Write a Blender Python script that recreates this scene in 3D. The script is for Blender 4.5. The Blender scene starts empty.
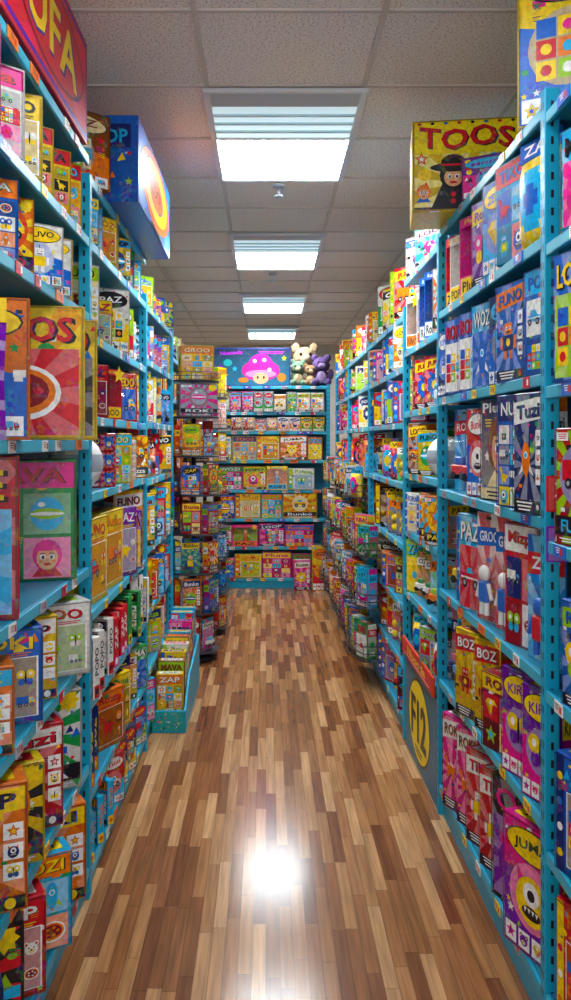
import bpy, math, random
from mathutils import Vector
rng = random.Random(11)
SC = bpy.context.scene
C = SC.collection
try:
    SC.view_settings.view_transform = 'Standard'
except Exception as e:
    print(e)
rad = math.radians

# ---------------------------------------------------------------- colours
def lin(h):
    o = []
    for i in (0, 2, 4):
        c = int(h[i:i+2], 16)/255
        o.append(c/12.92 if c <= .04045 else ((c+.055)/1.055)**2.4)
    return tuple(o)
PAL = {k: lin(v) for k, v in dict(red='d8142a', orange='f47c14', yellow='ffd808', lime='9fd02a', green='1f9a4a', teal='12a5a8',
       blue='1668d0', navy='1a2c70', purple='7a2fa8', pink='f04a9c', white='f4f4f0', black='16141c', brown='8a5430',
       silver='aab4c0', cream='f4e2b4', sky='5cc0f0', maroon='8a1428').items()}
K = lin('141020'); W = lin('ffffff'); SKIN = lin('f2bd94')
def shade(c, f): return tuple(min(1, x*f) for x in c)
def mixc(a, b, t): return tuple(x*(1-t)+y*t for x, y in zip(a, b))
def lum(c): return .3*c[0]+.6*c[1]+.1*c[2]

# ---------------------------------------------------------------- materials
def newmat(n):
    m = bpy.data.materials.new(n); m.use_nodes = True
    nt = m.node_tree; b = nt.nodes['Principled BSDF']
    return m, nt, b
def N(nt, t, **kw):
    n = nt.nodes.new(t)
    for k, v in kw.items(): setattr(n, k, v)
    return n
def attr_mat(name, rough, detail, spec=.5, bump=0):
    m, nt, b = newmat(name)
    a = N(nt, 'ShaderNodeAttribute'); a.attribute_name = 'Col'
    tc = N(nt, 'ShaderNodeTexCoord')
    col = a.outputs['Color']
    if detail > 0:
        no = N(nt, 'ShaderNodeTexNoise'); no.inputs['Scale'].default_value = 60; no.inputs['Detail'].default_value = 5
        nt.links.new(tc.outputs['Object'], no.inputs['Vector'])
        mr = N(nt, 'ShaderNodeMapRange'); mr.inputs[1].default_value = .3; mr.inputs[2].default_value = .7
        mr.inputs[3].default_value = 1-.22*detail; mr.inputs[4].default_value = 1+.12*detail
        nt.links.new(no.outputs['Fac'], mr.inputs[0])
        vo = N(nt, 'ShaderNodeTexVoronoi'); vo.inputs['Scale'].default_value = 95
        nt.links.new(tc.outputs['Object'], vo.inputs['Vector'])
        hv = N(nt, 'ShaderNodeHueSaturation'); hv.inputs['Saturation'].default_value = 1.6
        nt.links.new(vo.outputs['Color'], hv.inputs['Color'])
        n2 = N(nt, 'ShaderNodeTexNoise'); n2.inputs['Scale'].default_value = 16
        nt.links.new(tc.outputs['Object'], n2.inputs['Vector'])
        mm = N(nt, 'ShaderNodeMapRange'); mm.inputs[1].default_value = .53; mm.inputs[2].default_value = .57
        mm.inputs[3].default_value = 0; mm.inputs[4].default_value = .15*detail
        nt.links.new(n2.outputs['Fac'], mm.inputs[0])
        mx = N(nt, 'ShaderNodeMix'); mx.data_type = 'RGBA'
        nt.links.new(mm.outputs[0], mx.inputs[0]); nt.links.new(col, mx.inputs[6]); nt.links.new(hv.outputs[0], mx.inputs[7])
        hs = N(nt, 'ShaderNodeHueSaturation'); hs.inputs['Saturation'].default_value = 1.15
        nt.links.new(mx.outputs[2], hs.inputs['Color']); nt.links.new(mr.outputs[0], hs.inputs['Value'])
        col = hs.outputs['Color']
    nt.links.new(col, b.inputs['Base Color'])
    b.inputs['Roughness'].default_value = rough
    b.inputs['Specular IOR Level'].default_value = spec
    if bump:
        no = N(nt, 'ShaderNodeTexNoise'); no.inputs['Scale'].default_value = 160
        nt.links.new(tc.outputs['Object'], no.inputs['Vector'])
        bp = N(nt, 'ShaderNodeBump'); bp.inputs['Strength'].default_value = bump; bp.inputs['Distance'].default_value = .01
        nt.links.new(no.outputs['Fac'], bp.inputs['Height']); nt.links.new(bp.outputs[0], b.inputs['Normal'])
    return m
M = {}
M['card'] = attr_mat('printed_card', .34, 1.0, .35)
M['sign'] = attr_mat('printed_sign', .4, .35)
M['plastic'] = attr_mat('toy_plastic', .28, 0)
M['plush'] = attr_mat('plush_cloth', .95, 0, .1, .8)
M['steel'] = attr_mat('painted_steel', .42, 0, .4)
def clear():
    m, nt, b = newmat('clear_plastic'); nt.nodes.remove(b)
    out = nt.nodes['Material Output']
    t = N(nt, 'ShaderNodeBsdfTransparent'); g = N(nt, 'ShaderNodeBsdfGlossy'); g.inputs['Roughness'].default_value = .15
    x = N(nt, 'ShaderNodeMixShader'); x.inputs[0].default_value = .07
    nt.links.new(t.outputs[0], x.inputs[1]); nt.links.new(g.outputs[0], x.inputs[2])
    nt.links.new(x.outputs[0], out.inputs[0]); return m
M['clear'] = clear()
def wire():
    m, nt, b = newmat('dark_wire'); b.inputs['Base Color'].default_value = (.08, .08, .09, 1)
    b.inputs['Metallic'].default_value = .7; b.inputs['Roughness'].default_value = .35; return m
M['wire'] = wire()
def emis(name, col, s):
    m, nt, b = newmat(name)
    b.inputs['Base Color'].default_value = (.3, .38, .42, 1)
    b.inputs['Emission Color'].default_value = (*col, 1)
    tc = N(nt, 'ShaderNodeTexCoord'); sp = N(nt, 'ShaderNodeSeparateXYZ'); nt.links.new(tc.outputs['Generated'], sp.inputs[0])
    mr = N(nt, 'ShaderNodeMapRange'); mr.inputs[3].default_value = s*.75; mr.inputs[4].default_value = s*1.25
    nt.links.new(sp.outputs['Y'], mr.inputs[0]); nt.links.new(mr.outputs[0], b.inputs['Emission Strength']); return m
M['lens'] = emis('lit_lens', (.95, .98, 1), 50)
M['lens_low'] = emis('lit_lens_low', (.95, .98, 1), 16)
M['lens_dim'] = emis('lit_lens_dim', (.66, .86, .93), .85)
def floor_mat():
    m, nt, b = newmat('wood_strip_floor')
    L = nt.links.new
    tc = N(nt, 'ShaderNodeTexCoord'); sp = N(nt, 'ShaderNodeSeparateXYZ'); L(tc.outputs['Object'], sp.inputs[0])
    def math_(op, a, bb=None):
        n = N(nt, 'ShaderNodeMath', operation=op)
        for i, v in enumerate((a, bb)):
            if v is None: continue
            if isinstance(v, (int, float)): n.inputs[i].default_value = v
            else: L(v, n.inputs[i])
        return n.outputs[0]
    xr = math_('DIVIDE', sp.outputs['X'], .046); row = math_('FLOOR', xr); fx = math_('FRACT', xr)
    wn = N(nt, 'ShaderNodeTexWhiteNoise', noise_dimensions='1D'); L(row, wn.inputs['W'])
    yy = math_('DIVIDE', math_('ADD', sp.outputs['Y'], math_('MULTIPLY', wn.outputs['Value'], 7.3)), .46)
    pid = math_('FLOOR', yy); fy = math_('FRACT', yy)
    cb = N(nt, 'ShaderNodeCombineXYZ'); L(row, cb.inputs[0]); L(pid, cb.inputs[1])
    w2 = N(nt, 'ShaderNodeTexWhiteNoise', noise_dimensions='2D'); L(cb.outputs[0], w2.inputs['Vector'])
    cr = N(nt, 'ShaderNodeValToRGB'); e = cr.color_ramp.elements
    e[0].position = 0; e[0].color = (*lin('784628'), 1); e[1].position = 1; e[1].color = (*lin('cfa070'), 1)
    for p, c in ((.25, '8c5832'), (.5, 'a26e42'), (.75, 'b68456')):
        q = e.new(p); q.color = (*lin(c), 1)
    L(w2.outputs['Value'], cr.inputs[0])
    mp = N(nt, 'ShaderNodeMapping'); mp.inputs['Scale'].default_value = (70, 3.5, 1); L(tc.outputs['Object'], mp.inputs[0])
    ad = N(nt, 'ShaderNodeVectorMath', operation='ADD'); L(mp.outputs[0], ad.inputs[0]); L(w2.outputs['Color'], ad.inputs[1])
    no = N(nt, 'ShaderNodeTexNoise'); no.inputs['Scale'].default_value = 1; no.inputs['Detail'].default_value = 6; L(ad.outputs[0], no.inputs['Vector'])
    mr = N(nt, 'ShaderNodeMapRange'); mr.inputs[1].default_value = .25; mr.inputs[2].default_value = .75
    mr.inputs[3].default_value = .58; mr.inputs[4].default_value = 1.25; L(no.outputs['Fac'], mr.inputs[0])
    ex = math_('MINIMUM', fx, math_('SUBTRACT', 1, fx)); ey = math_('MULTIPLY', math_('MINIMUM', fy, math_('SUBTRACT', 1, fy)), 9)
    ed = math_('MINIMUM', ex, ey)
    me = N(nt, 'ShaderNodeMapRange'); me.inputs[1].default_value = 0; me.inputs[2].default_value = .05
    me.inputs[3].default_value = .45; me.inputs[4].default_value = 1; L(ed, me.inputs[0])
    val = math_('MULTIPLY', mr.outputs[0], me.outputs[0])
    hs = N(nt, 'ShaderNodeHueSaturation'); L(cr.outputs[0], hs.inputs['Color']); L(val, hs.inputs['Value'])
    L(hs.outputs[0], b.inputs['Base Color'])
    b.inputs['Specular IOR Level'].default_value = .45
    b.inputs['Roughness'].default_value = .17
    return m
M['floor'] = floor_mat()
def rough_mat(name, c0, c1, scale, rough=.9):
    m, nt, b = newmat(name); L = nt.links.new
    tc = N(nt, 'ShaderNodeTexCoord'); no = N(nt, 'ShaderNodeTexNoise'); no.inputs['Scale'].default_value = scale; no.inputs['Detail'].default_value = 4
    L(tc.outputs['Object'], no.inputs['Vector'])
    cr = N(nt, 'ShaderNodeValToRGB'); e = cr.color_ramp.elements
    e[0].position = .36; e[0].color = (*lin(c0), 1); e[1].position = .5; e[1].color = (*lin(c1), 1)
    L(no.outputs['Fac'], cr.inputs[0]); L(cr.outputs[0], b.inputs['Base Color']); b.inputs['Roughness'].default_value = rough
    return m
M['ceil'] = rough_mat('ceiling_tile', 'b4aca4', 'ece4dc', 115)
M['grid'] = rough_mat('ceiling_bar', 'c2bab2', 'cac2ba', 5, .6)
M['wall'] = rough_mat('wall_paint', 'c4bcb0', 'd0c8bc', 3)

# ---------------------------------------------------------------- mesh builder
class MB:
    def __init__(s): s.v = []; s.f = []; s.c = []; s.m = []; s.s = []
    def add(s, vs, fs, col, sm=False, cols=None):
        o = len(s.v); s.v += [tuple(p) for p in vs]
        for k, f in enumerate(fs):
            s.f.append([i+o for i in f]); s.c.append(cols[k] if cols else col); s.s.append(sm)
    def box(s, x0, x1, y0, y1, z0, z1, col, b=0.0):
        cx, cy, cz = (x0+x1)/2, (y0+y1)/2, (z0+z1)/2; X, Y, Z = (x1-x0)/2, (y1-y0)/2, (z1-z0)/2
        b = min(b, X*.45, Y*.45, Z*.45)
        if b <= 0:
            vs = [(x, y, z) for x in (x0, x1) for y in (y0, y1) for z in (z0, z1)]
            s.add(vs, [(0, 1, 3, 2), (4, 6, 7, 5), (0, 4, 5, 1), (2, 3, 7, 6), (0, 2, 6, 4), (1, 5, 7, 3)], col); return
        idx = {}; vs = []
        for sx in (-1, 1):
            for sy in (-1, 1):
                for sz in (-1, 1):
                    for a in range(3):
                        h = [X-b, Y-b, Z-b]; h[a] += b
                        idx[(sx, sy, sz, a)] = len(vs); vs.append((cx+sx*h[0], cy+sy*h[1], cz+sz*h[2]))
        fs = []
        S = (-1, 1)
        for q in S:
            fs.append([idx[(q, *t, 0)] for t in ((-1, -1), (1, -1), (1, 1), (-1, 1))])
            fs.append([idx[(t[0], q, t[1], 1)] for t in ((-1, -1), (1, -1), (1, 1), (-1, 1))])
            fs.append([idx[(*t, q, 2)] for t in ((-1, -1), (1, -1), (1, 1), (-1, 1))])
        for p in S:
            for q in S:
                fs.append([idx[(p, q, -1, 0)], idx[(p, q, -1, 1)], idx[(p, q, 1, 1)], idx[(p, q, 1, 0)]])
                fs.append([idx[(p, -1, q, 0)], idx[(p, -1, q, 2)], idx[(p, 1, q, 2)], idx[(p, 1, q, 0)]])
                fs.append([idx[(-1, p, q, 1)], idx[(-1, p, q, 2)], idx[(1, p, q, 2)], idx[(1, p, q, 1)]])
                for r in S: fs.append([idx[(p, q, r, 0)], idx[(p, q, r, 1)], idx[(p, q, r, 2)]])
        cc = Vector((cx, cy, cz)); out = []
        for f in fs:
            P = [Vector(vs[i]) for i in f]; n = (P[1]-P[0]).cross(P[2]-P[0]); ce = sum(P, Vector())/len(P)
            out.append(f if n.dot(ce-cc) > 0 else f[::-1])
        s.add(vs, out, col)
    def lathe(s, prof, n, col, cx=0, cy=0, cz=0, cols=None):
        vs = []; fs = []; fc = []
        for r, z in prof:
            for k in range(n):
                a = 2*math.pi*k/n; vs.append((cx+r*math.cos(a), cy+r*math.sin(a), cz+z))
        for i in range(len(prof)-1):
            for k in range(n):
                k2 = (k+1) % n
                fs.append((i*n+k, i*n+k2, (i+1)*n+k2, (i+1)*n+k)); fc.append((cols(i, k) if cols else col))
        fs.append(tuple(range(n))[::-1]); fc.append(cols(0, 0) if cols else col)
        fs.append(tuple(range((len(prof)-1)*n, len(prof)*n))); fc.append(cols(len(prof)-2, 0) if cols else col)
        s.add(vs, fs, col, True, fc)
    def ball(s, cx, cy, cz, rx, ry, rz, col, n=14, m=8, cols=None, fuzz=0):
        vs = [(cx, cy, cz-rz)]; fs = []; fc = []
        for i in range(1, m):
            t = math.pi*i/m
            for k in range(n):
                a = 2*math.pi*k/n; q = 1+(rng.uniform(-fuzz, fuzz) if fuzz else 0)
                vs.append((cx+q*rx*math.sin(t)*math.cos(a), cy+q*ry*math.sin(t)*math.sin(a), cz-q*rz*math.cos(t)))
        vs.append((cx, cy, cz+rz)); e = len(vs)-1
        for k in range(n):
            k2 = (k+1) % n
            fs.append((0, 1+k2, 1+k)); fc.append(cols(0, k) if cols else col)
            for i in range(m-2):
                a = 1+i*n; fs.append((a+k, a+k2, a+n+k2, a+n+k)); fc.append(cols(i+1, k) if cols else col)
            a = 1+(m-2)*n; fs.append((a+k, a+k2, e)); fc.append(cols(m-1, k) if cols else col)
        s.add(vs, fs, col, True, fc)
    def tube(s, p0, p1, r, col, n=6, r2=None):
        p0 = Vector(p0); p1 = Vector(p1); d = (p1-p0).normalized()
        u = d.orthogonal().normalized(); v = d.cross(u); r2 = r if r2 is None else r2
        vs = []
        for p, q in ((p0, r), (p1, r2)):
            for k in range(n):
                a = 2*math.pi*k/n; vs.append(p+u*q*math.cos(a)+v*q*math.sin(a))
        fs = [(k, (k+1) % n, n+(k+1) % n, n+k) for k in range(n)]
        s.add(vs, fs, col, True); s.add(vs[:n], [tuple(range(n))[::-1]], col); s.add(vs[n:], [tuple(range(n))], col)
    def prism(s, pts, x0, x1, col):
        """polygon in (y,z), extruded along x"""
        n = len(pts); vs = [(x0, y, z) for y, z in pts]+[(x1, y, z) for y, z in pts]
        s.add(vs, [tuple(range(n))[::-1], tuple(range(n, 2*n))]+[(k, (k+1) % n, n+(k+1) % n, n+k) for k in range(n)], col)
    def mesh(s, name, mat):
        me = bpy.data.meshes.new(name); me.from_pydata(s.v, [], s.f)
        ca = me.color_attributes.new('Col', 'FLOAT_COLOR', 'CORNER'); d = []
        for f, c in zip(s.f, s.c):
            if isinstance(c[0], (tuple, list)):
                for q in c: d += [q[0], q[1], q[2], 1]
            else: d += [c[0], c[1], c[2], 1]*len(f)
        ca.data.foreach_set('color', d)
        me.polygons.foreach_set('use_smooth', s.s)
        me.materials.append(M[mat]); me.update()
        return me
def ob(name, me, parent=None, loc=(0, 0, 0), rz=0):
    o = bpy.data.objects.new(name, me); C.objects.link(o); o.parent = parent; o.location = loc; o.rotation_euler = (0, 0, rz); return o
LABELS = {}
def tag(o, label, cat, group=None):
    n = len(label.replace(',', ' ').split())
    if n > 16 or n < 4: print('LABEL LENGTH', n, label)
    if label in LABELS: print('DUP', label)
    LABELS[label] = 1
    o['label'] = label; o['category'] = cat
    if group: o['group'] = group
    return o
def struct(name, mb, mat):
    o = ob(name, mb.mesh(name, mat)); o['kind'] = 'structure'; return o

# ---------------------------------------------------------------- lettering
GL = {}
def word(t):
    if t in GL: return GL[t]
    cu = bpy.data.curves.new('letters', 'FONT'); cu.body = t; cu.resolution_u = 2; cu.offset = .022
    o = bpy.data.objects.new('letters', cu); C.objects.link(o)
    dg = bpy.context.evaluated_depsgraph_get(); dg.update()
    me = bpy.data.meshes.new_from_object(o.evaluated_get(dg))
    vs = [(v.co.x, v.co.y) for v in me.vertices]; fs = [tuple(p.vertices) for p in me.polygons]
    bpy.data.objects.remove(o); bpy.data.meshes.remove(me); bpy.data.curves.remove(cu)
    xs = [v[0] for v in vs]; ys = [v[1] for v in vs]; w = max(xs)-min(xs); h = max(ys)-min(ys)
    vs = [((x-min(xs))/w-.5, (y-min(ys))/h-.5) for x, y in vs]
    GL[t] = (vs, fs); return GL[t]
WORDS = ['TOOS', 'OZE', 'MAVA', 'ROKI', 'PAZ', 'LOOP', 'ZAP', 'POPO', 'NUVO', 'KIRA', 'TIKO', 'BOZ', 'FUNO', 'JUMA', 'Rozza', 'Bunko', 'Tuzi', 'GROO', 'Mizpa', 'WOZI', 'Pluna', 'ZEDO']
for t in WORDS + ['a', 'F12', 'UFA', 'Nuooda', 'Oo']: word(t)

class Pen:
    def __init__(s, mb, o, u, v, lay=.0005):
        s.mb = mb; s.o = Vector(o); s.u = Vector(u); s.v = Vector(v); s.n = s.u.cross(s.v); s.lay = lay
    def P(s, x, y, l): return s.o+s.u*x+s.v*y+s.n*(s.lay*l)
    def poly(s, pts, col, l):
        a = sum(pts[i][0]*pts[(i+1) % len(pts)][1]-pts[(i+1) % len(pts)][0]*pts[i][1] for i in range(len(pts)))
        if a < 0: pts = pts[::-1]
        s.mb.add([s.P(x, y, l) for x, y in pts], [tuple(range(len(pts)))], col)
    def rect(s, x0, x1, y0, y1, col, l): s.poly([(x0, y0), (x1, y0), (x1, y1), (x0, y1)], col, l)
    def grad(s, x0, x1, y0, y1, ct, cb, l):
        s.mb.add([s.P(x0, y0, l), s.P(x1, y0, l), s.P(x1, y1, l), s.P(x0, y1, l)], [(0, 1, 2, 3)], [cb, cb, ct, ct], cols=[[cb, cb, ct, ct]])
    def ell(s, cx, cy, rx, ry, col, l, n=16, a0=0, a1=360):
        f = a1-a0 >= 360
        s.poly([(cx+rx*math.cos(rad(a0+(a1-a0)*k/(n if f else n-1))), cy+ry*math.sin(rad(a0+(a1-a0)*k/(n if f else n-1)))) for k in range(n)], col, l)
    def star(s, cx, cy, r, col, l, n=5, q=.45, rot=90):
        pts = [(cx+(r if k % 2 == 0 else r*q)*math.cos(rad(rot+180*k/n)), cy+(r if k % 2 == 0 else r*q)*math.sin(rad(rot+180*k/n))) for k in range(2*n)]
        for k in range(2*n): s.poly([(cx, cy), pts[k], pts[(k+1) % (2*n)]], col, l)
    def text(s, t, cx, cy, w, h, col, l, sl=0, wave=0):
        vs, fs = word(t)
        s.mb.add([s.P(cx+x*w, cy+y*h+sl*x*w+wave*math.sin(x*9), l) for x, y in vs], fs, col)
    def burst(s, x0, x1, y0, y1, cx, cy, col, l, n=9):
        def hit(a):
            dx, dy = math.cos(a), math.sin(a); t = 1e9
            if dx > 1e-6: t = min(t, (x1-cx)/dx)
            if dx < -1e-6: t = min(t, (x0-cx)/dx)
            if dy > 1e-6: t = min(t, (y1-cy)/dy)
            if dy < -1e-6: t = min(t, (y0-cy)/dy)
            return (cx+dx*t, cy+dy*t)
        for k in range(n):
            a = 2*math.pi*k/n+.13; bb = a+math.pi/n
            s.poly([(cx, cy), hit(a), hit((a+bb)/2), hit(bb)], col, l)
    def bars(s, cx, cy, w, n, col, l, g=.008):
        for k in range(n):
            ww = w*(1-.25*((k*7) % 3)/2); s.rect(cx-ww/2, cx+ww/2, cy-k*g-g*.45, cy-k*g, col, l)

def motif(p, k, x, y, r, a, b, l):
    E = p.ell; P = p.poly; Rr = p.rect
    if k == 'face':
        P([(x-.8*r, y-r), (x+.8*r, y-r), (x+.35*r, y-.45*r), (x-.35*r, y-.45*r)], a, l)
        E(x, y+.15*r, .78*r, .85*r, b, l); E(x, y, .56*r, .66*r, SKIN, l+1)
        E(x, y+.25*r, .6*r, .5*r, b, l+2, 10, 15, 165)
        for q in (-1, 1):
            E(x+q*.24*r, y+.05*r, .15*r, .15*r, W, l+3, 10); E(x+q*.22*r, y+.03*r, .09*r, .11*r, K, l+4, 8); E(x+q*.34*r, y-.18*r, .1*r, .07*r, lin('f09a88'), l+3, 8)
            E(x+q*.24*r, y+.24*r, .15*r, .04*r, shade(b, .5), l+4, 8)
        E(x, y-.34*r, .2*r, .08*r, PAL['red'], l+3, 10); E(x, y-.12*r, .05*r, .07*r, shade(SKIN, .8), l+3, 8)
    elif k == 'penguin':
        E(x, y-.2*r, .62*r, .8*r, PAL['navy'], l); E(x, y-.3*r, .42*r, .62*r, W, l+1); E(x, y+.52*r, .44*r, .42*r, PAL['navy'], l+1)
        E(x, y+.44*r, .33*r, .28*r, W, l+2)
        for q in (-1, 1):
            E(x+q*.13*r, y+.5*r, .07*r, .1*r, K, l+3, 8); E(x+q*.3*r, y-.97*r, .22*r, .09*r, PAL['orange'], l+2, 8)
            E(x+q*.62*r, y-.15*r, .14*r, .45*r, PAL['navy'], l+2, 10)
        P([(x-.12*r, y+.38*r), (x+.12*r, y+.38*r), (x, y+.22*r)], PAL['orange'], l+3)
    elif k == 'snowman':
        E(x, y-.5*r, .62*r, .5*r, W, l, 18); E(x, y+.1*r, .46*r, .4*r, lin('e8eef6'), l+1, 16); E(x, y+.55*r, .34*r, .34*r, W, l+2, 14)
        Rr(x-.32*r, x+.32*r, y+.18*r, y+.3*r, b, l+3); Rr(x-.24*r, x+.24*r, y+.82*r, y+1.05*r, K, l+3); Rr(x-.38*r, x+.38*r, y+.76*r, y+.84*r, K, l+3)
        for q in (-1, 1): E(x+q*.12*r, y+.62*r, .05*r, .06*r, K, l+4, 8); p.poly([(x+q*.4*r, y+.1*r), (x+q*.9*r, y+.4*r), (x+q*.86*r, y+.46*r), (x+q*.4*r, y+.18*r)], PAL['brown'], l)
        P([(x-.05*r, y+.5*r), (x-.05*r, y+.58*r), (x+.25*r, y+.52*r)], PAL['orange'], l+4)
        for q in (-.6, -.35, 0): E(x, y+q*r, .06*r, .06*r, K, l+3, 8)
    elif k == 'car':
        P([(x-r, y-.3*r), (x+r, y-.3*r), (x+.95*r, y+.1*r), (x+.5*r, y+.2*r), (x-.9*r, y+.2*r)], a, l)
        P([(x-.55*r, y+.2*r), (x+.5*r, y+.2*r), (x+.2*r, y+.6*r), (x-.35*r, y+.6*r)], a, l); P([(x-.4*r, y+.22*r), (x+.36*r, y+.22*r), (x+.14*r, y+.52*r), (x-.27*r, y+.52*r)], PAL['sky'], l+1)
        Rr(x-.95*r, x+.93*r, y-.08*r, y+.02*r, b, l+1)
        for q in (-.55, .55): E(x+q*r, y-.32*r, .27*r, .27*r, K, l+2); E(x+q*r, y-.32*r, .13*r, .13*r, PAL['silver'], l+3, 10)
    elif k == 'truck':
        Rr(x-r, x+.3*r, y-.2*r, y+.6*r, a, l); P([(x+.35*r, y-.2*r), (x+r, y-.2*r), (x+r, y+.1*r), (x+.75*r, y+.45*r), (x+.35*r, y+.45*r)], b, l)
        P([(x+.5*r, y+.08*r), (x+.9*r, y+.08*r), (x+.72*r, y+.35*r), (x+.5*r, y+.35*r)], PAL['sky'], l+1)
        for q in (-.6, .05, .65): E(x+q*r, y-.3*r, .22*r, .22*r, K, l+2); E(x+q*r, y-.3*r, .1*r, .1*r, PAL['silver'], l+3, 8)
    elif k == 'robot':
        Rr(x-.5*r, x+.5*r, y-.6*r, y+.15*r, a, l); Rr(x-.38*r, x+.38*r, y+.2*r, y+.75*r, b, l); Rr(x-.03*r, x+.03*r, y+.75*r, y+r, K, l)
        for q in (-1, 1):
            E(x+q*.17*r, y+.5*r, .1*r, .1*r, W, l+1, 10); E(x+q*.17*r, y+.5*r, .05*r, .05*r, K, l+2, 8)
            Rr(x+q*.66*r-.11*r, x+q*.66*r+.11*r, y-.5*r, y+.1*r, b, l); Rr(x+q*.27*r-.14*r, x+q*.27*r+.14*r, y-r, y-.6*r, b, l)
        E(x, y-.2*r, .2*r, .2*r, PAL['yellow'], l+1); Rr(x-.2*r, x+.2*r, y+.27*r, y+.34*r, K, l+1)
    elif k == 'star':
        p.star(x, y, r, K, l); p.star(x, y, .9*r, a, l+1); p.star(x, y, .45*r, b, l+2)
    elif k == 'ball':
        E(x, y, .9*r, .9*r, a, l, 22); E(x, y, .9*r, .3*r, b, l+1, 18); E(x, y, .9*r, .1*r, W, l+2, 14); E(x-.3*r, y+.5*r, .2*r, .14*r, W, l+2, 10)
    elif k == 'flower':
        for q in range(7): E(x+.58*r*math.cos(q*.8976), y+.58*r*math.sin(q*.8976), .36*r, .36*r, a if q % 2 else shade(a, .75), l+q % 2, 12)
        E(x, y, .34*r, .34*r, b, l+3)
    elif k == 'rocket':
        for q in (-1, 1): P([(x+q*.3*r, y-.55*r), (x+q*.75*r, y-.8*r), (x+q*.3*r, y-.05*r)], b, l)
        P([(x-.22*r, y-.6*r), (x+.22*r, y-.6*r), (x, y-1.0*r)], PAL['orange'], l)
        E(x, y+.1*r, .4*r, .9*r, a, l+1, 18); E(x, y+.3*r, .2*r, .2*r, W, l+2); E(x, y+.3*r, .14*r, .14*r, PAL['sky'], l+3)
    elif k == 'monster':
        for q in (-1, 1): P([(x+q*.3*r, y+.5*r), (x+q*.75*r, y+.95*r), (x+q*.7*r, y+.25*r)], b, l)
        E(x, y-.1*r, .82*r, .85*r, a, l+1, 18); E(x, y+.15*r, .42*r, .42*r, W, l+2); E(x, y+.12*r, .2*r, .2*r, K, l+3)
        E(x, y-.5*r, .5*r, .22*r, K, l+2)
        for q in (-.3, -.1, .1, .3): P([(x+q*r-.08*r, y-.36*r), (x+q*r+.08*r, y-.36*r), (x+q*r, y-.54*r)], W, l+3)
    elif k == 'pirate':
        # dark hooded figure with a pale face and a hat brim
        P([(x-.8*r, y-r), (x+.8*r, y-r), (x+.4*r, y-.1*r), (x-.4*r, y-.1*r)], K, l); E(x, y+.2*r, .5*r, .5*r, K, l, 18); E(x, y+.12*r, .34*r, .34*r, SKIN, l+1)
        E(x, y+.5*r, .85*r, .17*r, a, l+2, 18); E(x, y+.68*r, .45*r, .3*r, a, l+1, 16); Rr(x-.44*r, x+.44*r, y+.55*r, y+.63*r, b, l+3)
        for q in (-1, 1): E(x+q*.14*r, y+.16*r, .08*r, .09*r, W, l+2, 8); E(x+q*.13*r, y+.15*r, .045*r, .06*r, K, l+3, 8)
        E(x, y-.06*r, .14*r, .05*r, PAL['red'], l+2, 8); E(x, y-.5*r, .1*r, .1*r, b, l+1, 8); E(x, y-.75*r, .1*r, .1*r, b, l+1, 8)
    elif k == 'bear':
        for q in (-1, 1): E(x+q*.6*r, y+.58*r, .3*r, .3*r, a, l, 12); E(x+q*.6*r, y+.58*r, .16*r, .16*r, b, l+2, 10)
        E(x, y, .82*r, .76*r, a, l+1, 18); E(x, y-.25*r, .4*r, .32*r, PAL['cream'], l+2); E(x, y-.12*r, .14*r, .1*r, K, l+3, 10)
        for q in (-1, 1): E(x+q*.3*r, y+.15*r, .09*r, .12*r, K, l+2, 10)
    elif k == 'fish':
        P([(x+.5*r, y), (x+r, y+.5*r), (x+r, y-.5*r)], b, l); E(x-.1*r, y, .78*r, .52*r, a, l+1, 18)
        for q in (-.1, .2): Rr(x+q*r, x+q*r+.12*r, y-.42*r, y+.42*r, b, l+2)
        E(x-.5*r, y+.12*r, .15*r, .15*r, W, l+2, 10); E(x-.52*r, y+.12*r, .08*r, .08*r, K, l+3, 8)
    elif k == 'blocks':
        cs = [a, b, PAL['yellow'], PAL['sky'], PAL['red'], PAL['lime'], PAL['white'], PAL['blue'], PAL['orange']]
        for i in range(9):
            X = x+(i % 3-1)*.64*r; Y = y+(i//3-1)*.64*r; Rr(X-.29*r, X+.29*r, Y-.29*r, Y+.29*r, cs[(i*4+1) % 9], l); E(X, Y, .17*r, .17*r, cs[(i*2+4) % 9], l+1, 10)
    elif k == 'butterfly':
        for q in (-1, 1): E(x+q*.5*r, y+.35*r, .48*r, .5*r, a, l, 14); E(x+q*.42*r, y-.42*r, .36*r, .4*r, b, l, 14); E(x+q*.5*r, y+.38*r, .2*r, .22*r, W, l+1, 10)
        E(x, y, .1*r, .75*r, K, l+2, 12)
    elif k == 'dinosaur':
        P([(x+.4*r, y-.35*r), (x+r, y-.1*r), (x+.5*r, y+.2*r)], a, l); P([(x-.5*r, y-.1*r), (x-.2*r, y+.2*r), (x-.55*r, y+.8*r), (x-.8*r, y+.7*r)], a, l)
        E(x, y-.2*r, .62*r, .42*r, a, l+1); E(x-.72*r, y+.75*r, .28*r, .2*r, a, l+1, 12); E(x-.8*r, y+.8*r, .05*r, .06*r, K, l+2, 8)
        for q in (-.35, .35): Rr(x+q*r-.13*r, x+q*r+.13*r, y-.85*r, y-.4*r, a, l+1)
        for q in (-.3, 0, .3): P([(x+q*r-.15*r, y+.14*r), (x+q*r+.15*r, y+.14*r), (x+q*r, y+.46*r)], b, l)
    elif k == 'gem':
        P([(x-.9*r, y+.25*r), (x-.5*r, y+.7*r), (x+.5*r, y+.7*r), (x+.9*r, y+.25*r), (x, y-.85*r)], a, l)
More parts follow.
